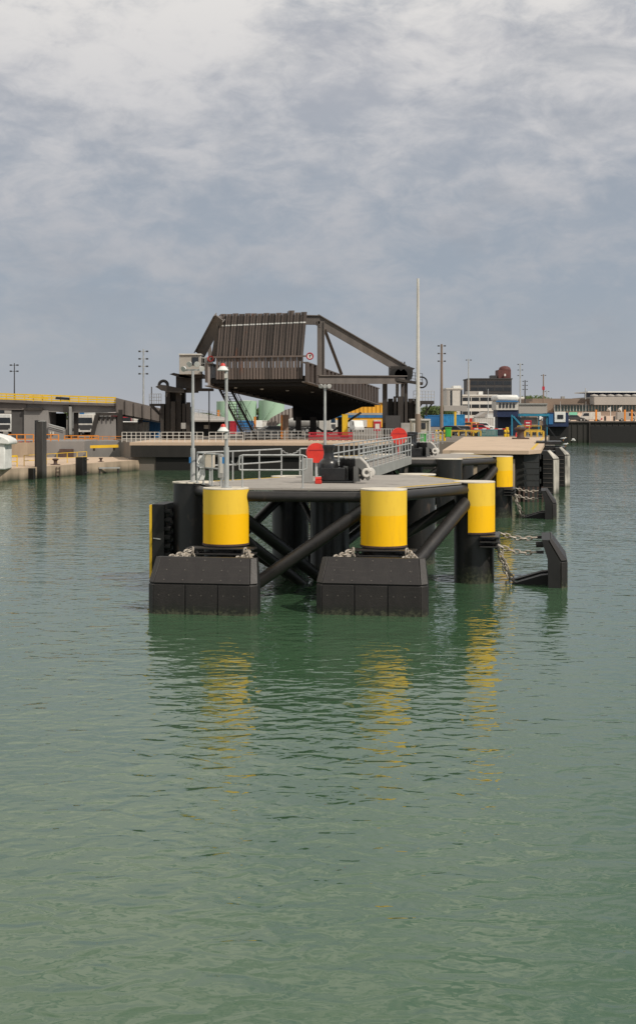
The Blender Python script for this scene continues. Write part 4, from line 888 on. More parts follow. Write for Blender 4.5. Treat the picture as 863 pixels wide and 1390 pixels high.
# ================================================================== left viaduct, quay, piles
dv = 165
t = thing('elevated_road', 'long elevated road deck on grey piers with yellow railings at the left', 'viaduct', G(80, dv))
b = MB(); b.extrude([W(-30, 541, dv), W(158, 549, dv), W(158, 559, dv), W(95, 560, dv), W(-30, 556, dv)], (0, 7, 0)); b.build('deck_girder', greywall, t)
b = MB(); b.beam(W(-30, 543, dv - .35), W(36, 545.5, dv - .35), .7, .35); b.beam(W(36, 546, dv - .3), W(158, 549.5, dv - .3), .6, .3); b.build('edge_beam', brownsteel, t)
part('girder_web', brownsteel, t, (-30, 36, 547, 556.5, dv - .2, .3)); part('bearing', darksteel, t, (33, 58, 553.5, 557, dv - .6, 1)); part('bearing', darksteel, t, (86, 94, 549.5, 560, dv - .5, 1))
for y0, yl in ((534.5, 546), (537.7, 546.8)):
    pass
for k in (0, 1, 2):
    MB().beam(W(-30, 534 + k * 3.3, dv - .3), W(158, 540.5 + k * 3.2, dv - .3), .07, .1).build('yellow_rail', yellow, t)
    MB().beam(W(-30, 533 + k * 3.3, dv + 6.7), W(158, 539.5 + k * 3.2, dv + 6.7), .07, .1).build('yellow_rail', yellow, t)
for k in range(16):
    px = -28 + k * 12.3; y = 534 + (px + 30) * 6.5 / 188; MB().beam(W(px, y - .5, dv - .28), W(px, y + 11, dv - .28), .12, .1, (0, 1, 0)).build('rail_post', yellow, t)
for px0, px1 in ((40, 66), (76, 95)):
    MB().beam(W(px0, 539 + (px0 - 40) * .035, dv - .4), W(px1, 540.3 + (px0 - 40) * .035, dv - .4), .05, .32).build('kick_board', black if px0 > 60 else yellow, t)
# piers
part('pier', greywall, t, (33, 66, 557, 601, dv - .2, 5)); part('pier', mat('dark pier face', (.085, .08, .078), (.06, .056, .055), .85, 0, .6), t, (16, 33, 556, 601, dv, 5)); part('pier', underm, t, (66, 90, 561, 601, dv + 5, .4))
for a in (92, 100): part('pier', darksteel, t, (a, a + 5.5, 556, 596, dv + (a % 3), .8))
part('pier', greybox, t, (94, 97.5, 552, 590, dv - .6, .4))
b = MB(); b.extrude([W(133, 565, dv - .5), W(157, 565, dv - .5), W(158, 605, dv - .5), W(124, 606, dv - .5)], (0, 3, 0)); b.build('pier', greywall, t)
b = MB(); b.beam(W(132, 564, dv - .7), W(122, 606, dv - .7), .5, .5); b.build('pier_frame', darksteel, t)
part('pier', darksteel, t, (159.5, 166, 556, 604, dv - .3, .8)); part('pier', darksteel, t, (188, 193, 568, 597, dv + 3, .8))
part('pier_cap', darksteel, t, (130, 160, 560, 564.5, dv - .8, 3.5))
for k in range(4): MB().beam(W(136 + k * 6, 565, dv - .8), W(134.5 + k * 6, 571, dv - .7), .1, .25).build('bracket', darksteel, t)
b = MB(); b.extrude([W(157.5, 540, dv - .6), W(221, 555, dv + 5), W(221, 572.5, dv + 5), W(157.5, 561, dv - .6)], (0, .35, 0)); b.build('ramp_girder', brownsteel, t)
b = MB(); b.extrude([W(157.5, 559, dv - .4), W(221, 570.5, dv + 5), W(221, 574.5, dv + 5), W(157.5, 564, dv - .4)], (0, 7, 0)); b.build('ramp_deck', underm, t)
for k in range(6):
    px = 158.5 + k * 12; y = 540.5 + k * 2.85; dd = dv - .75 + k * 1.06; MB().beam(W(px, y, dd), W(px, y + 20 - k * .8, dd), .1, .25, (0, 1, 0)).build('stiffener', brownsteel, t)
# sloped access wall beneath
b = MB(); b.extrude([W(66, 577, dv - 1), W(88, 583, dv - 1), W(88, 602, dv - 1), W(66, 602, dv - 1)], (0, 2, 0)); b.build('stair_wall', greywall, t)
MB().path([W(66, 575.5, dv - 1.2), W(88, 581.5, dv - 1.2)], .06, 6).path([W(66, 578.5, dv - 1.2), W(88, 584.5, dv - 1.2)], .04, 6).build('handrail', galv, t)
for px in (68, 71.5): part('notice', whitedirty if px > 70 else beige, t, (px, px + 2, 586, 590.5, dv - 1.15, .08))
# far wall behind the low quay with orange rails
t = thing('retaining_wall', 'grey retaining wall behind the low left quay', 'wall', Vector((-30, 146, 1)))
MB().span(-52, -26.3, 149.5, 172, -3, 2.86).build('wall', greywall, t); MB().span(-26.3, -20.6, 155, 172, -3, 2.8).build('wall', greywall, t)
MB().span(-38, -31.2, 148.6, 149.5, 1, 2.75).build('buttress', tanwall, t); MB().span(-29, -27.5, 148.9, 149.5, 1.0, 2.0).build('recess', boll, t)
def orail(label, px0, px1, py, d, n, m, h=1.05, rails=2, group='orange safety railings', r=.05):
    p, q = W(px0, py, d), W(px1, py, d); t = thing('safety_railing', label, 'railing', p, 0, group)
    for k in range(rails): MB().beam(p + UP * h * (k + 1) / rails, q + UP * h * (k + 1) / rails, r * 1.6, r * 2).build('rail', m, t)
    for i in range(n): x = p.lerp(q, i / (n - 1)); MB().box(x + UP * h / 2, (r * 2.2, r * 2.2, h)).build('post', m, t)
    return t
orail('orange railing with red boxes on the wall left of the timber pile', 12, 46, 602.5, 149.2, 4, orange)
orail('orange railing on the wall right of the timber pile', 59, 80, 602.5, 149.6, 3, orange)
orail('orange railing in front of the parked lorry', 88, 134, 602.8, 158, 6, orange, 1.0, 3)
orail('thin orange railing below the trapezoid pier', 122, 166, 603, 160, 6, orange, .95, 3, r=.03)
for px in (28, 38): 
    t = thing('wall_box', ['left', 'right'][px > 30] + ' small red box on the orange railing', 'box', W(px, 602, 149)); part('case', redm, t, (px - 2, px + 2, 600, 603.5, 148.9, .3), bevel=.03); part('lid', darkred, t, (px - 2.2, px + 2.2, 599.4, 600.1, 148.85, .4))
# low quay
qp = [(-60, 109), (-29.0, 109), (-24.8, 122.6), (-18.6, 139.9), (-18.6, 150), (-60, 150)]
tag(MB().prism(qp, -3, 1.06).build('low_quay', tanwall), kind='structure')
tag(MB().prism([(-60, 109.4), (-29.3, 109.4), (-25.2, 122.6), (-19.2, 139.3), (-19.2, 150), (-60, 150)], 1.04, 1.075).build('low_quay_pavement', tan), kind='structure')
def qpt(s, z, inset=.35):                           # along the quay edge, 0..1 from the left of the photo
    a, b, c = Vector((-29.0, 109, 0)), Vector((-24.8, 122.6, 0)), Vector((-18.6, 139.9, 0))
    p = a.lerp(b, s * 2) if s < .5 else b.lerp(c, s * 2 - 1); return p + Vector((-inset, .12 * inset, z))
def atx(px):                                        # quay edge point seen at that bearing
    best = min((i / 400 for i in range(401)), key=lambda s: abs(CX + qpt(s, 0, 0).x * F / qpt(s, 0, 0).y - px)); return best
for lab, p, q, n, m, w in (('yellow handrail on the low quay behind the white cabin', qpt(atx(9), 1.07, 1.6), qpt(atx(47), 1.07, 1.6), 4, yellow, .07), ('thin yellow handrail on the low quay right of the timber pile', qpt(atx(59), 1.07, 1.8), qpt(atx(160), 1.07, 3.2), 7, yellow, .05)):
    t = thing('quay_handrail', lab, 'railing', p, 0, 'yellow handrails of the low quay')
    for h in (1.0, .5): MB().beam(p + UP * h, q + UP * h, w, w * (2.2 if (h == 1.0 and w > .06) else 1)).build('rail', m, t)
    for i in range(n): x = p.lerp(q, i / (n - 1)); MB().box(x + UP * .5, (w * 1.2, w * 1.2, 1.0)).build('post', m, t)
b = MB(); p, q = W(123, 606.5, 148.8), W(161, 605.5, 148.8)
t = thing('yellow_beam', 'thick yellow beam along the wall beside the pier end', 'beam', p); MB().beam(p, q, .25, .32).build('beam', yellow, t); 
for px in (128, 155): MB().beam(W(px, 607, 149), W(px, 612, 149), .2, .2, (0, 1, 0)).build('bracket', charcoal, t)
for lab, px, py in (('rusty bollard on the low quay beside the white cabin', 20, 634), ('rusty bollard on the low quay right of the timber pile', 88, 629), ('small rusty bollard near the end of the low quay', 149, 621)):
    s = atx(px); p = qpt(s, 1.07, .9); bollard(lab, p, .72 if px < 120 else .5)
# black fenders along the low quay
def quay_fender(label, px0, px1, zt, m=padbody, prow=.35, name='quay_fender'):
    s = atx((px0 + px1) / 2); p = qpt(s, 0, 0); d_ = (qpt(s + .02, 0, 0) - p).normalized(); w = (px1 - px0) * p.y / F
    t = thing(name, label, 'fender', p, 0); n = Vector((d_.y, -d_.x, 0))
    MB().beam(p + n * prow * .5 - UP * 2, p + n * prow * .5 + UP * zt, w * .95, prow, (d_.x, d_.y, 0)).build('block', m, t, bevel=.03)
    for z in (.3, zt - .25): MB().beam(p + n * (prow + .02) - Vector((w * .4, 0, -z)), p + n * (prow + .02) + Vector((w * .4, 0, z)), .04, .08).build('strap', charcoal, t)
quay_fender('dark rubber fender block on the quay wall left of the timber pile', 34, 46, 1.0)
quay_fender('tall black fender block at the corner of the low quay', 100, 112, 1.75, padbody, .8)
s = atx(53); p = qpt(s, 0, -.25); t = thing('mooring_pile', 'tall weathered square timber pile standing at the low quay edge', 'pile', p)
MB().beam(p - UP * 3, p + UP * 5.2, .72, .72, (.35, .93, 0)).build('shaft', timber, t, bevel=.05); MB().box(p + UP * 5.22, (.62, .62, .08), R(20)).build('cap', greybox, t); MB().beam(p + Vector((-.4, .1, -2)), p + Vector((-.4, .1, 5.3)), .2, .5, (.35, .93, 0)).build('side_plank', black, t)
for k, px in enumerate((75, 80)):
    p = qpt(atx(px), 0, -.12); MB_ = MB()
    if k == 0: t = thing('quay_ladder', 'rusty ladder on the stained face of the low quay', 'ladder', p)
    MB().tube(p - UP, p + UP * .95, .04, 6).build('stile', boll, t)
for z in (-.2, .15, .5, .85): MB().tube(qpt(atx(75), z, -.12), qpt(atx(80), z, -.12), .03, 6).build('rung', boll, t)
p = qpt(atx(140), .0, -.5); t = thing('landing_frame', 'low dark steel landing frame in the water by the quay end', 'frame', p)
for dx in (-.7, .9): MB().tube(p + Vector((dx, dx, -2)), p + Vector((dx, dx, .55)), .1, 8).build('pile', darksteel, t)
MB().beam(p + Vector((-.8, -.8, .55)), p + Vector((1.0, 1.0, .5)), .2, .15).build('beam', greybox, t)
# white launch cabin at the left edge
c = qpt(atx(2), 1.07, 1.5); t = thing('launch_cabin', 'white rounded cabin with overhanging roof at the left edge of the low quay', 'cabin', c)
a = W(16, 590, c.y); zr = a.z; x1 = (11 - CX) * c.y / F
MB().span(x1 - 3.2, x1, c.y - 1.0, c.y + 1.6, 1.07, zr - .55).build('wall', white, t, bevel=.12)
b = MB(); b.extrude([(x1 - 3.4, c.y - 1.2, zr - .62), (x1 + .38, c.y - 1.2, zr - .85), (x1 + .46, c.y - 1.2, zr - .6), (x1 + .3, c.y - 1.2, zr - .38), (x1 - .2, c.y - 1.2, zr - .12), (x1 - 1.2, c.y - 1.2, zr + .12), (x1 - 3.4, c.y - 1.2, zr + .2)], (0, 3.0, 0)); b.build('roof', white, t, bevel=.1)
w = MB().box((x1 - 1.05, c.y - 1.02, 2.35), (.9, .05, .75)).build('window', charcoal, t, bevel=.02); MB().box((x1 - 1.05, c.y - 1.06, 2.35), (.74, .03, .6)).build('pane', glass, w)
MB().disc((x1 - .5, c.y - 1.21, zr - .3), (0, -1, 0), .16, .012, 16).build('emblem', palegrey, t)

# ================================================================== light masts
def mast(label, px, ytop, d, zb=2.9, r=.14, lamps=4, m=None, group=None, yb=None):
    c = G(px, d, zb); zt = W(px, ytop, d).z; t = thing('light_mast', label, 'light mast', c, 0, group)
    MB().tube(c, Vector((c.x, c.y, zt)), r, 10, r * .55).build('pole', m or galv, t); MB().tube(c, c + UP * .06, r * 2.2, 10).build('base_plate', greybox, t)
    h = zt - zb
    for i in range(lamps):
        z = zt - .3 - (i // 2) * h * .085; sd = (-1, 1)[i % 2]
        b = MB(); b.beam(Vector((c.x, c.y, z)), Vector((c.x + sd * .42, c.y - .1, z)), .07, .07); o = b.build('lamp_arm', m or galv, t)
        MB().box(Vector((c.x + sd * .5, c.y - .15, z)), (.28, .36, .2)).build('lamp_head', charcoal, o)
    return t
mast('tall slim pole standing right of the hoist tower, tallest of all', 567, 378, 130, 2.9, .22, 0, whitedirty); t = COL.objects[-1]
c = G(567, 130); t = thing('pole_socket', 'brown steel socket around the foot of the tallest pole', 'post', c); MB().tube(c, c + UP * 3.0, .3, 12, .27).build('sleeve', brown, t); MB().box(c + UP * .1, (1, 1, .2)).build('foot', brown, t)
mast('grey light mast with stacked lamps left of the left hoist tower', 195, 474, 178, 2.9, .16, 8)
mast('light mast behind the elevated road at the far left', 20, 493, 200, 2.9, .13, 4, charcoal)
mast('thick brown light mast left of the white office block', 599, 467, 210, 2.9, .28, 6, brown)
mast('slim pale lattice mast in front of the dark office tower', 635.5, 487, 300, 2.9, .2, 2)
mast('pale light mast right of the blue control tower', 705.5, 493, 310, 2.9, .22, 6)
mast('short dark mast right of the pale light mast', 712, 516, 330, 2.9, .22, 6, charcoal)
mast('brown mast with a red box behind the terminal roof', 737, 508, 340, 2.9, .25, 2, brown)
mast('thin short mast beside the brown mast', 741.5, 530, 380, 2.9, .2, 2)
mast('thin mast in front of the white office block', 662, 528, 300, 2.9, .14, 0)
c = G(737, 339.6); t = tag(MB().box(W(737, 527, 339.6), (.6, .4, .9)).build('warning_box', darkred, loc=W(737, 527, 339.6)), 'small red box fixed on the brown mast', 'box')

# ================================================================== kiosk and things on the quay root
t = thing('kiosk', 'cream cabin at the foot of the tallest pole', 'kiosk', G(570.5, 136))
part('wall', beige, t, (558.5, 583, 570.5, 597, 136, 2.6), bevel=.04); part('roof', whitedirty, t, (557.5, 584, 568.6, 570.8, 135.8, 3.0)); w = part('window', charcoal, t, (571.5, 577.5, 574, 582, 135.93, .08)); part('pane', glass, w, (572.2, 576.8, 574.8, 581.2, 135.88, .05))
part('door', whitedirty, t, (561, 567, 575, 596, 135.94, .08)); part('corner_post', whitedirty, t, (582, 584, 571, 597, 135.8, .3))
def bin_(label, px, d, z, m):
    c = G(px, d, z); t = thing('wheelie_bin', label, 'bin', c); MB().prism([(c.x - .28, c.y - .3), (c.x + .28, c.y - .3), (c.x + .32, c.y + .34), (c.x - .32, c.y + .34)], z + .1, z + 1.0).build('body', m, t, bevel=.03)
    MB().box(c + UP * 1.04 + Vector((0, .02, 0)), (.7, .74, .08), 0).build('lid', m, t, bevel=.02)
    for x in (-.28, .28): MB().disc(c + Vector((x - .04, .3, .12)), (1, 0, 0), .12, .08, 12).build('wheel', rubber, t)
bin_('green wheelie bin in front of the cream cabin', 574, 128, 2.9, greenp); bin_('bright green bin at the left edge of the tan quay deck', 608, 140, 3.4, greenp)
for lab, px, d, z in (('orange traffic cone left of the bright green bin', 586.5, 139, 3.0), ('orange traffic cone beside the teal fence', 700, 150, 2.9)):
    c = G(px, d, z); t = thing('traffic_cone', lab, 'traffic cone', c); MB().lathe([(.22, .04), (.03, .95), (0, .96)], c, 14).build('cone', redm, t); MB().lathe([(.155, .33), (.105, .56)], c + Vector((0, 0, .005)), 14).build('band', white, t); MB().box(c + UP * .03, (.56, .56, .06)).build('foot', rubber, t)
orail('yellow crash rail on the right of the quay bollard', 712, 737, 593, 143, 4, ochre, .6, 1, 'yellow crash rails', .09)
orail('yellow crash rail behind the bright green bin', 612, 652, 592, 150, 5, ochre, .6, 1, 'yellow crash rails', .075)
orail('yellow hoop railing behind the big quay bollard', 702, 734, 589, 150, 3, ochre, .9, 2, 'yellow crash rails', .045)
for k, px in enumerate((592, 597, 603, 685, 689)):
    c = G(px, 150 + k % 2); t = thing('yellow_bollard', ['first from the left yellow bollard near the kiosk', 'second from the left yellow bollard near the kiosk', 'third from the left yellow bollard near the kiosk', 'yellow bollard left of the blue tower legs', 'yellow bollard just in front of the blue tower legs'][k], 'bollard', c)
    MB().tube(c, c + UP * 1.15, .13, 12).lathe([(.13, 1.15), (.1, 1.22), (0, 1.25)], c, 12).build('post', yellow, t); MB().tube(c + UP * .8, c + UP * .95, .133, 12).build('band', charcoal, t)
# teal fence panel
t = thing('fence_panel', 'teal slatted fence panel between the red white barrier and the blue tower', 'fence', G(661, 155))
b = MB()
for k in range(14): pxbox(b, 648.5 + k * 1.9, 649.9 + k * 1.9, 583.5, 592.5, 155, .06)
b.build('slats', mat('faded teal slats', (.12, .25, .24), (.08, .18, .18), .6), t); part('rail', teal, t, (648, 675, 582.5, 584, 155.06, .1), (648, 675, 590.5, 592, 155.06, .1))
# red and white boom
t = thing('boom_barrier', 'thin red and white striped boom barrier above the teal fence', 'barrier', G(688, 154))
for k in range(9): part('boom_band', white if k % 2 else redm, t, (638 + k * 5.4, 643.4 + k * 5.4, 581.6, 582.8, 154, .1))
part('stand', yellow, t, (686.5, 690, 580, 593, 154, .5), bevel=.03)
# ================================================================== blue control tower and walkway
t = thing('control_tower', 'white and navy control tower on blue legs behind the tan quay', 'control tower', G(690, 190))
part('cabin_wall', whitedirty, t, (673, 703, 545, 556.5, 190, 5)); part('roof', white, t, (672.5, 703.8, 536, 545, 189.8, 5.6), bevel=.35); part('trim', bluec, t, (672.6, 703.6, 544.3, 545.6, 189.7, .2))
for k in range(5): part('window', glass, t, (677 + k * 4.7, 679.6 + k * 4.7, 547.5, 553.5, 189.92, .1))
part('lower_wall', navy, t, (674.5, 703, 556.5, 566, 190.2, 4.5)); part('stair_core', mat('deep navy cladding', (.008, .016, .04), None, .6), t, (675, 706, 566, 596, 191.5, 3))
part('leg', teal, t, (693.5, 695.5, 563, 596.5, 189.6, .25)); part('leg', teal, t, (704.5, 706, 563, 590, 192, .25)); MB().beam(W(696, 565, 189.6), W(715, 586, 189.6), .2, .25).build('brace', teal, t)
t = thing('covered_walkway', 'grey covered walkway on teal legs right of the control tower', 'walkway', G(725, 193))
part('cladding', palegrey, t, (703.5, 742, 549, 561, 193, 3)); part('roof', greybox, t, (703, 742.5, 547.4, 549.1, 192.8, 3.4)); part('girder', teal, t, (703, 745, 561.5, 565, 192.9, 3.2))
for px in (730, 741): part('leg', teal, t, (px, px + 1.5, 565, 593, 193.4, .3))
part('panel', palegrey, t, (706, 729, 566.5, 576, 194, .2)); part('panel', palegrey, t, (708, 742, 577.5, 592, 196, .2))
t = thing('gate_cabin', 'navy gate cabin with a white framed window beside the walkway', 'cabin', G(756, 194))
part('wall', navy, t, (741, 771, 560, 579, 194, 3)); f = part('window_frame', white, t, (752, 767, 559, 573, 193.85, .2), bevel=.04); part('pane', glass, f, (756, 764, 563, 568.5, 193.78, .1)); part('door', bluec, t, (744, 750, 562, 576, 193.9, .15)); part('stand', underm, t, (744, 771, 579, 600, 195, 1.5))
t = thing('round_sign', 'red sign with white marks on a post below the walkway', 'sign', G(692, 170))
t.location = G(716, 182); c = W(716, 575.5, 182); part('board', darkred, t, (711.2, 720.8, 570.5, 580.8, 182, .08), bevel=.02)
part('white_mark', white, t, (713.2, 718.8, 573.2, 574.6, 181.96, .05), (713.2, 718.8, 577, 578.4, 181.96, .05)); MB().tube(G(716, 182.1), c + Vector((0, .1, 0)), .05, 8).build('post', galv, t)
# ================================================================== middle yard
container('blue corrugated container behind the kiosk', G(594, 240, 2.9 + .9), 0, bluec, 4.6, 2.4, 2.1); container('bright blue container with a grey panel beside the brown mast', G(613, 236, 2.9 + .9), 0, mat('bright blue paint', (.03, .26, .55), None, .5), 4.2, 2.4, 2.2)
t = thing('gantry_sign', 'grey overhead gantry on a yellow post', 'gantry', G(617.5, 215)); part('board', palegrey, t, (602, 634, 550.5, 558, 215, .5), bevel=.03); part('post', yellow, t, (616.3, 619, 558, 592, 215.1, .35)); part('base', charcoal, t, (615.5, 620, 590.5, 593, 215, .6))
for lab, px, dd, rz, m, vn, s in (('dark car parked left of the yellow gantry post', 609, 190, 170, charcoal, 0, 1), ('grey car parked under the gantry', 628, 195, 10, greybox, 0, 1), ('orange car beyond the gantry', 636, 260, 20, orange, 0, 1.2), ('white car parked left of the control tower', 655, 262, 0, white, 0, 1.1), ('red car parked in front of the white block', 645, 225, 180, darkred, 0, 1), ('white car on the raised right quay', 741, 305, 10, white, 0, 1), ('pale van on the raised right quay near the orange posts', 800, 305, 175, whitedirty, 1, 1), ('red car on the raised right quay', 803.5, 312, 5, darkred, 0, 1), ('dark car on the raised right quay right of the gate cabin', 779, 304, 0, charcoal, 0, 1), ('silver van far right on the raised quay', 850, 306, 0, palegrey, 1, 1)):
    z = 4.62 if 'raised' in lab else 2.9; car(lab, G(px, dd, z), R(rz), m, None, s, bool(vn))
t = thing('fork_truck', 'orange and yellow fork truck parked beyond the yellow crash rail', 'fork truck', G(646, 185)); part('body', yellow, t, (640, 650, 584, 592, 185, 1.6), bevel=.06); part('mast', orange, t, (639, 640.5, 573, 592, 184.8, .3)); part('mast', orange, t, (647, 648.2, 575, 586, 185.3, .2)); part('roof', orange, t, (640, 650, 573.5, 574.6, 184.9, 1.6))
for px in (642, 648.5): MB().disc(Vector(((px - CX) * 184.9 / F, 184.7, 3.2)), (0, 1, 0), .32, .3, 14).build('wheel', rubber, t)
for k, (px, w_, m, h) in enumerate(((655, 12, whitedirty, 2.5), (668, 8, white, 3.4), (640, 8, redm, 2.4))):
    container(['white trailer box left of the control tower', 'tall white trailer box touching the control tower', 'red trailer box beyond the gantry'][k], G(px, 290 + k * 8), R(5), m, w_ * .17 * 2, 2.4, h, name='trailer')

# ================================================================== town buildings
def office(label, px0, px1, yt, d, dep, floors, wm, bandm, y0, name='office_block', bh=.5, zb=2.9):
    t = thing(name, label, 'building', G((px0 + px1) / 2, d, zb)); a = W(px0, yt, d); c = W(px1, yt, d)
    MB().span(a.x, c.x, d, d + dep, zb, a.z).build('wall', wm, t); b = MB().span(a.x - .3, c.x + .3, d - .3, d + dep + .3, a.z, a.z + .5).build('roof', wm, t)
    for k in range(floors):
        yy = yt + y0 + k * (578 - yt - y0) / max(floors, 1) * .98; hgt = (578 - yt) / max(floors, 1) * bh
        p0, p1 = W(px0 + .6, yy, d), W(px1 - .6, yy + hgt, d)
        o = MB().span(p0.x, p1.x, d - .08, d + .05, p1.z, p0.z).build('window_band', bandm, t)
        n = max(2, int((p1.x - p0.x) / 3)); g = MB()
        for i in range(1, n): x = p0.x + (p1.x - p0.x) * i / n; g.span(x - .12, x + .12, d - .14, d - .08, p1.z, p0.z)
        g.build('mullions', wm, o)
    return t
t = office('dark grey office tower with a rusty dome block on its roof', 636, 694, 515, 560, 20, 7, charcoal, glass, 2.5, 'office_tower', .55)
part('roof_house', maroon, t, (676, 693, 502, 514.5, 562, 10)); p = W(684.5, 502, 566); MB().lathe([(2.6, 0), (2.3, .9), (1.3, 1.5), (0, 1.7)], p, 18).build('dome', maroon, t); part('plant_room', charcoal, t, (666, 674, 509.5, 514.7, 562, 6)); part('edge', brown, t, (634.5, 637.5, 515.5, 530, 558, 3)); part('dish', white, t, (684, 686, 507.5, 510.5, 561, .5))
t = office('white office block with long dark window bands', 627, 674, 537.5, 480, 18, 4, mat('bright white cladding', (.62, .61, .58), (.55, .54, .51), .6, 0, .1), glass, 2.0, bh=.48)
part('roof_house', palegrey, t, (634, 655, 531, 537.5, 482, 8)); part('roof_house', white, t, (649, 655, 531.5, 536.5, 481.5, .6))
t = office('pale stair tower block with a dark vertical strip beside the white office', 606, 627, 528.5, 470, 14, 0, whitedirty, glass, 2)
part('window_strip', glass, t, (611, 613.5, 530, 563, 469.8, .4)); part('window_strip', glass, t, (625, 627, 530, 575, 469.8, .4)); part('roof_house', white, t, (615, 625.5, 523.5, 529, 471, 8)); part('panel', palegrey, t, (606, 609, 530, 560, 469.85, .2))
t = thing('pitched_house', 'low white building with a pale sloping roof left of the control tower', 'house', G(663, 380)); part('wall', whitedirty, t, (648, 674, 566, 580, 380, 10)); b = MB(); b.extrude([W(646, 566, 379.5), W(676, 566, 379.5), W(676, 559, 379.5), W(659, 559, 379.5)], (0, 11, 0)); b.build('roof', palegrey, t)
for k in range(3): part('window', glass, t, (651 + k * 7, 655 + k * 7, 569, 573, 379.9, .15))
t = office('white building with a flat top just right of the control tower', 696, 711, 541, 400, 10, 3, white, glass, 3, bh=.25)

# raised right quay, wall and terminal
tag(MB().prism([(51.5, 288.5), (900, 288.5), (900, 3700), (51.5, 3700)], 2.5, 4.6).build('right_quay', tan), kind='structure')
t = thing('harbour_wall', 'long dark sheet piled harbour wall at the far right', 'harbour wall', Vector((70, 288, 0)))
MB().span(51.6, 140, 287.6, 288.4, -3, 4.45).build('wall', darkwall, t); MB().span(51.3, 140, 287.2, 288.45, 4.45, 4.72).build('coping', brownsteel, t)
MB().span((799 - CX) * 287 / F, (801 - CX) * 287 / F, 287.2, 287.7, -3, 4.4).build('pilaster', darksteel, t)
for k in range(14): px = 760 + k * 8; MB().span((px - CX) * 287 / F, (px + .7 - CX) * 287 / F, 287.45, 287.62, -3, 4.4).build('sheet_rib', darkwall, t)
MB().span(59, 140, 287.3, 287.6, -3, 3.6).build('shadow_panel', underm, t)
t = thing('terminal_building', 'long brown and grey ferry terminal with a glazed front at the far right', 'building', G(800, 345, 4.6))
part('brown_wing', brown, t, (722, 806, 541, 572, 350, 30)); part('brown_wing', brown, t, (718, 750, 545, 572, 347, 6))
part('grey_wing', palegrey, t, (806, 905, 538.5, 549.5, 344, 30)); part('lower_wall', mat('pale pink cladding', (.66, .53, .44), (.6, .48, .4), .7, 0, .1), t, (752, 905, 558.5, 573, 346, 8))
part('recess', charcoal, t, (808, 905, 549.5, 559, 347.5, 6)); part('balcony', mint, t, (772, 783, 559.5, 564, 343, .4)); part('canopy', charcoal, t, (755, 905, 549, 550.3, 345, 4))
gl = part('glazing', mat('greenish glazing', (.06, .10, .095), (.03, .05, .05), .15, 0, .6, spec=.7), t, (751, 905, 550.3, 558.5, 345.8, .3))
b = MB()
for k in range(36): pxbox(b, 752 + k * 4.2, 752.6 + k * 4.2, 550.3, 558.5, 345.6, .12)
b.build('mullions', whitedirty, gl)
part('roof_deck', white, t, (797, 905, 531.2, 532.8, 348, 18)); part('roof_glazing', navy, t, (803, 905, 533, 538.6, 350, 10))
b = MB()
for k in range(9): c = W(806 + k * 11, 538, 347); b.lathe([(1.1, 0), (1.0, .35), (0, .6)], c, 12)
b.build('roof_dome', palegrey, t); part('vent', greybox, t, (762, 766, 538, 541, 352, 2), (748, 751, 541.5, 545, 352, 2)); MB().tube(W(794, 542, 345), W(794, 527, 345), .12, 8).build('roof_mast', galv, t)
for k in range(8): part('door', charcoal, t, (757 + k * 12.5, 759.5 + k * 12.5, 565, 572.5, 345.9, .2))
for k, px in enumerate((807.5, 846.5, 856)):
    post_thing(['left', 'middle', 'right'][k] + ' tall orange post on the raised right quay', px, px + 2.3, 556.5, 572.5, 300, orange)
for k, px in enumerate((828, 843)):
    c = G(px, 320, 4.6); t = thing('flag_pole', ['left', 'right'][k] + ' flagpole with a small pale flag before the terminal', 'flagpole', c); zt = W(px, 552, 320).z; MB().tube(c, Vector((c.x, c.y, zt)), .08, 8).build('pole', white, t)
    b = MB(); b.slab([(c.x, c.y, zt - 1.1), (c.x, c.y, zt - .1), (c.x - .75, c.y - .2, zt - .35), (c.x - 1.0, c.y + .2, zt - .95)], .03); b.build('flag', whitedirty, t)
for k, px in enumerate((752, 760, 790, 794.5)):
    mast(['first', 'second', 'third', 'fourth'][k] + ' thin lamp pole from the left before the terminal', px, 549 - (k % 2) * 4, 325, 4.6, .09, 0, galv)
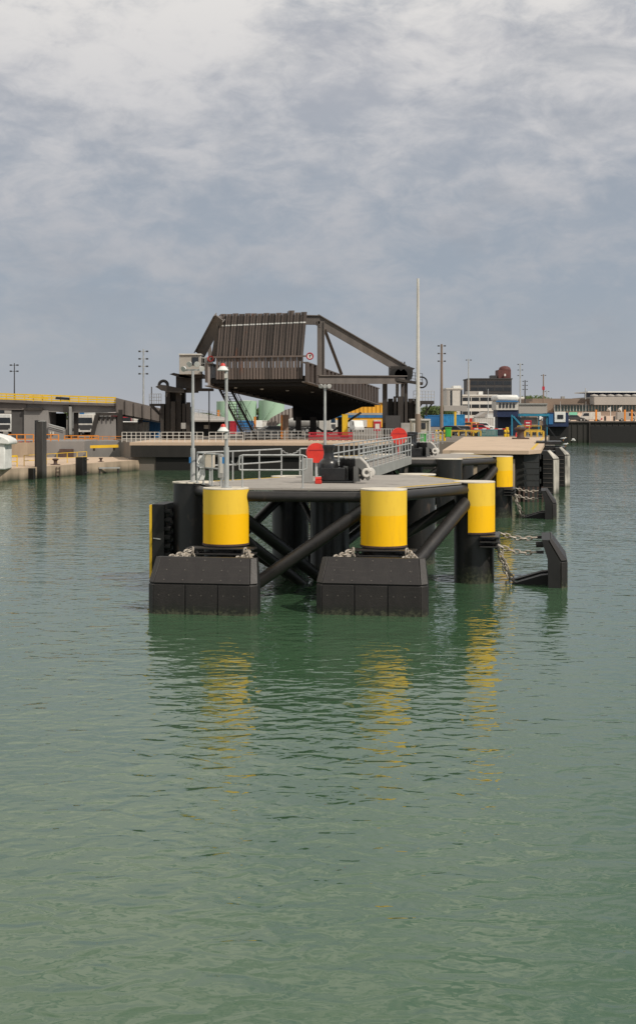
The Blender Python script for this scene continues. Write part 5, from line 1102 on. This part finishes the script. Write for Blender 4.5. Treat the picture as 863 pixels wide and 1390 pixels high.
# distant low roofs left, trees
for k, (px0, px1, yt, d, m) in enumerate(((-20, 30, 551, 420, whitedirty), (240, 310, 566, 600, tanwall), (385, 440, 570, 500, palegrey))):
    t = office(['pale low building far behind the elevated road at the left edge', 'distant low tan building behind the dark shed', 'distant grey building beneath the ramp'][k], px0, px1, yt, d, 15, 1, m, glass, 2, bh=.3)
def tree(label, px, ytop, d, w, zb=2.9):
    c = G(px, d, zb); h = W(px, ytop, d).z - zb; t = thing('tree', label, 'tree', c, 0, 'distant trees'); rnd = random.Random(px)
    b = MB(); b.tube(c, c + UP * h * .45, .35, 8, .2)
    for k in range(5): a = k * 1.3; b.tube(c + UP * h * (.3 + .03 * k), c + UP * h * (.6 + .05 * k) + Vector((math.cos(a) * w * .3, math.sin(a) * w * .3, 0)), .14, 6, .05)
    b.build('trunk', bark, t); b = MB(); cl = [(Vector((rnd.uniform(-.5, .5) * w, rnd.uniform(-.4, .4) * w, h * rnd.uniform(.4, .9))), rnd.uniform(.16, .3) * w) for _ in range(14)]
    for cc, r in cl:
        for _ in range(90):
            v = Vector((rnd.gauss(0, 1), rnd.gauss(0, 1), rnd.gauss(0, 1))).normalized() * r * rnd.uniform(.6, 1.08); v.z *= .75; q = c + cc + v
            if q.z > c.z + h: continue
            x = Vector((rnd.gauss(0, 1), rnd.gauss(0, 1), rnd.gauss(0, 1))).normalized(); y = x.orthogonal().normalized(); s = rnd.uniform(.25, .5); b.add([q - x * s, q + y * s * .6, q + x * s, q - y * s * .6], [(0, 1, 2, 3)])
    b.build('crown', leaf, t)
tree('leafy tree behind the blue containers beside the hoist tower', 594, 551, 420, 9); tree('bushy tree seen under the tower platform', 582, 553, 430, 8); tree('tree behind the dark shed under the cabin', 271, 561, 420, 7); tree('tree at the right of the dark shed beside an orange post', 289, 563, 420, 6); tree('tree on the skyline left of the terminal roof', 727, 537, 460, 9, 4.6); tree('lower tree on the skyline behind the thin mast', 718, 540, 470, 8, 4.6); tree('dark tree seen between two green tanks', 349.5, 553, 440, 5); tree('tree seen under the elevated road', 112, 557, 420, 10)
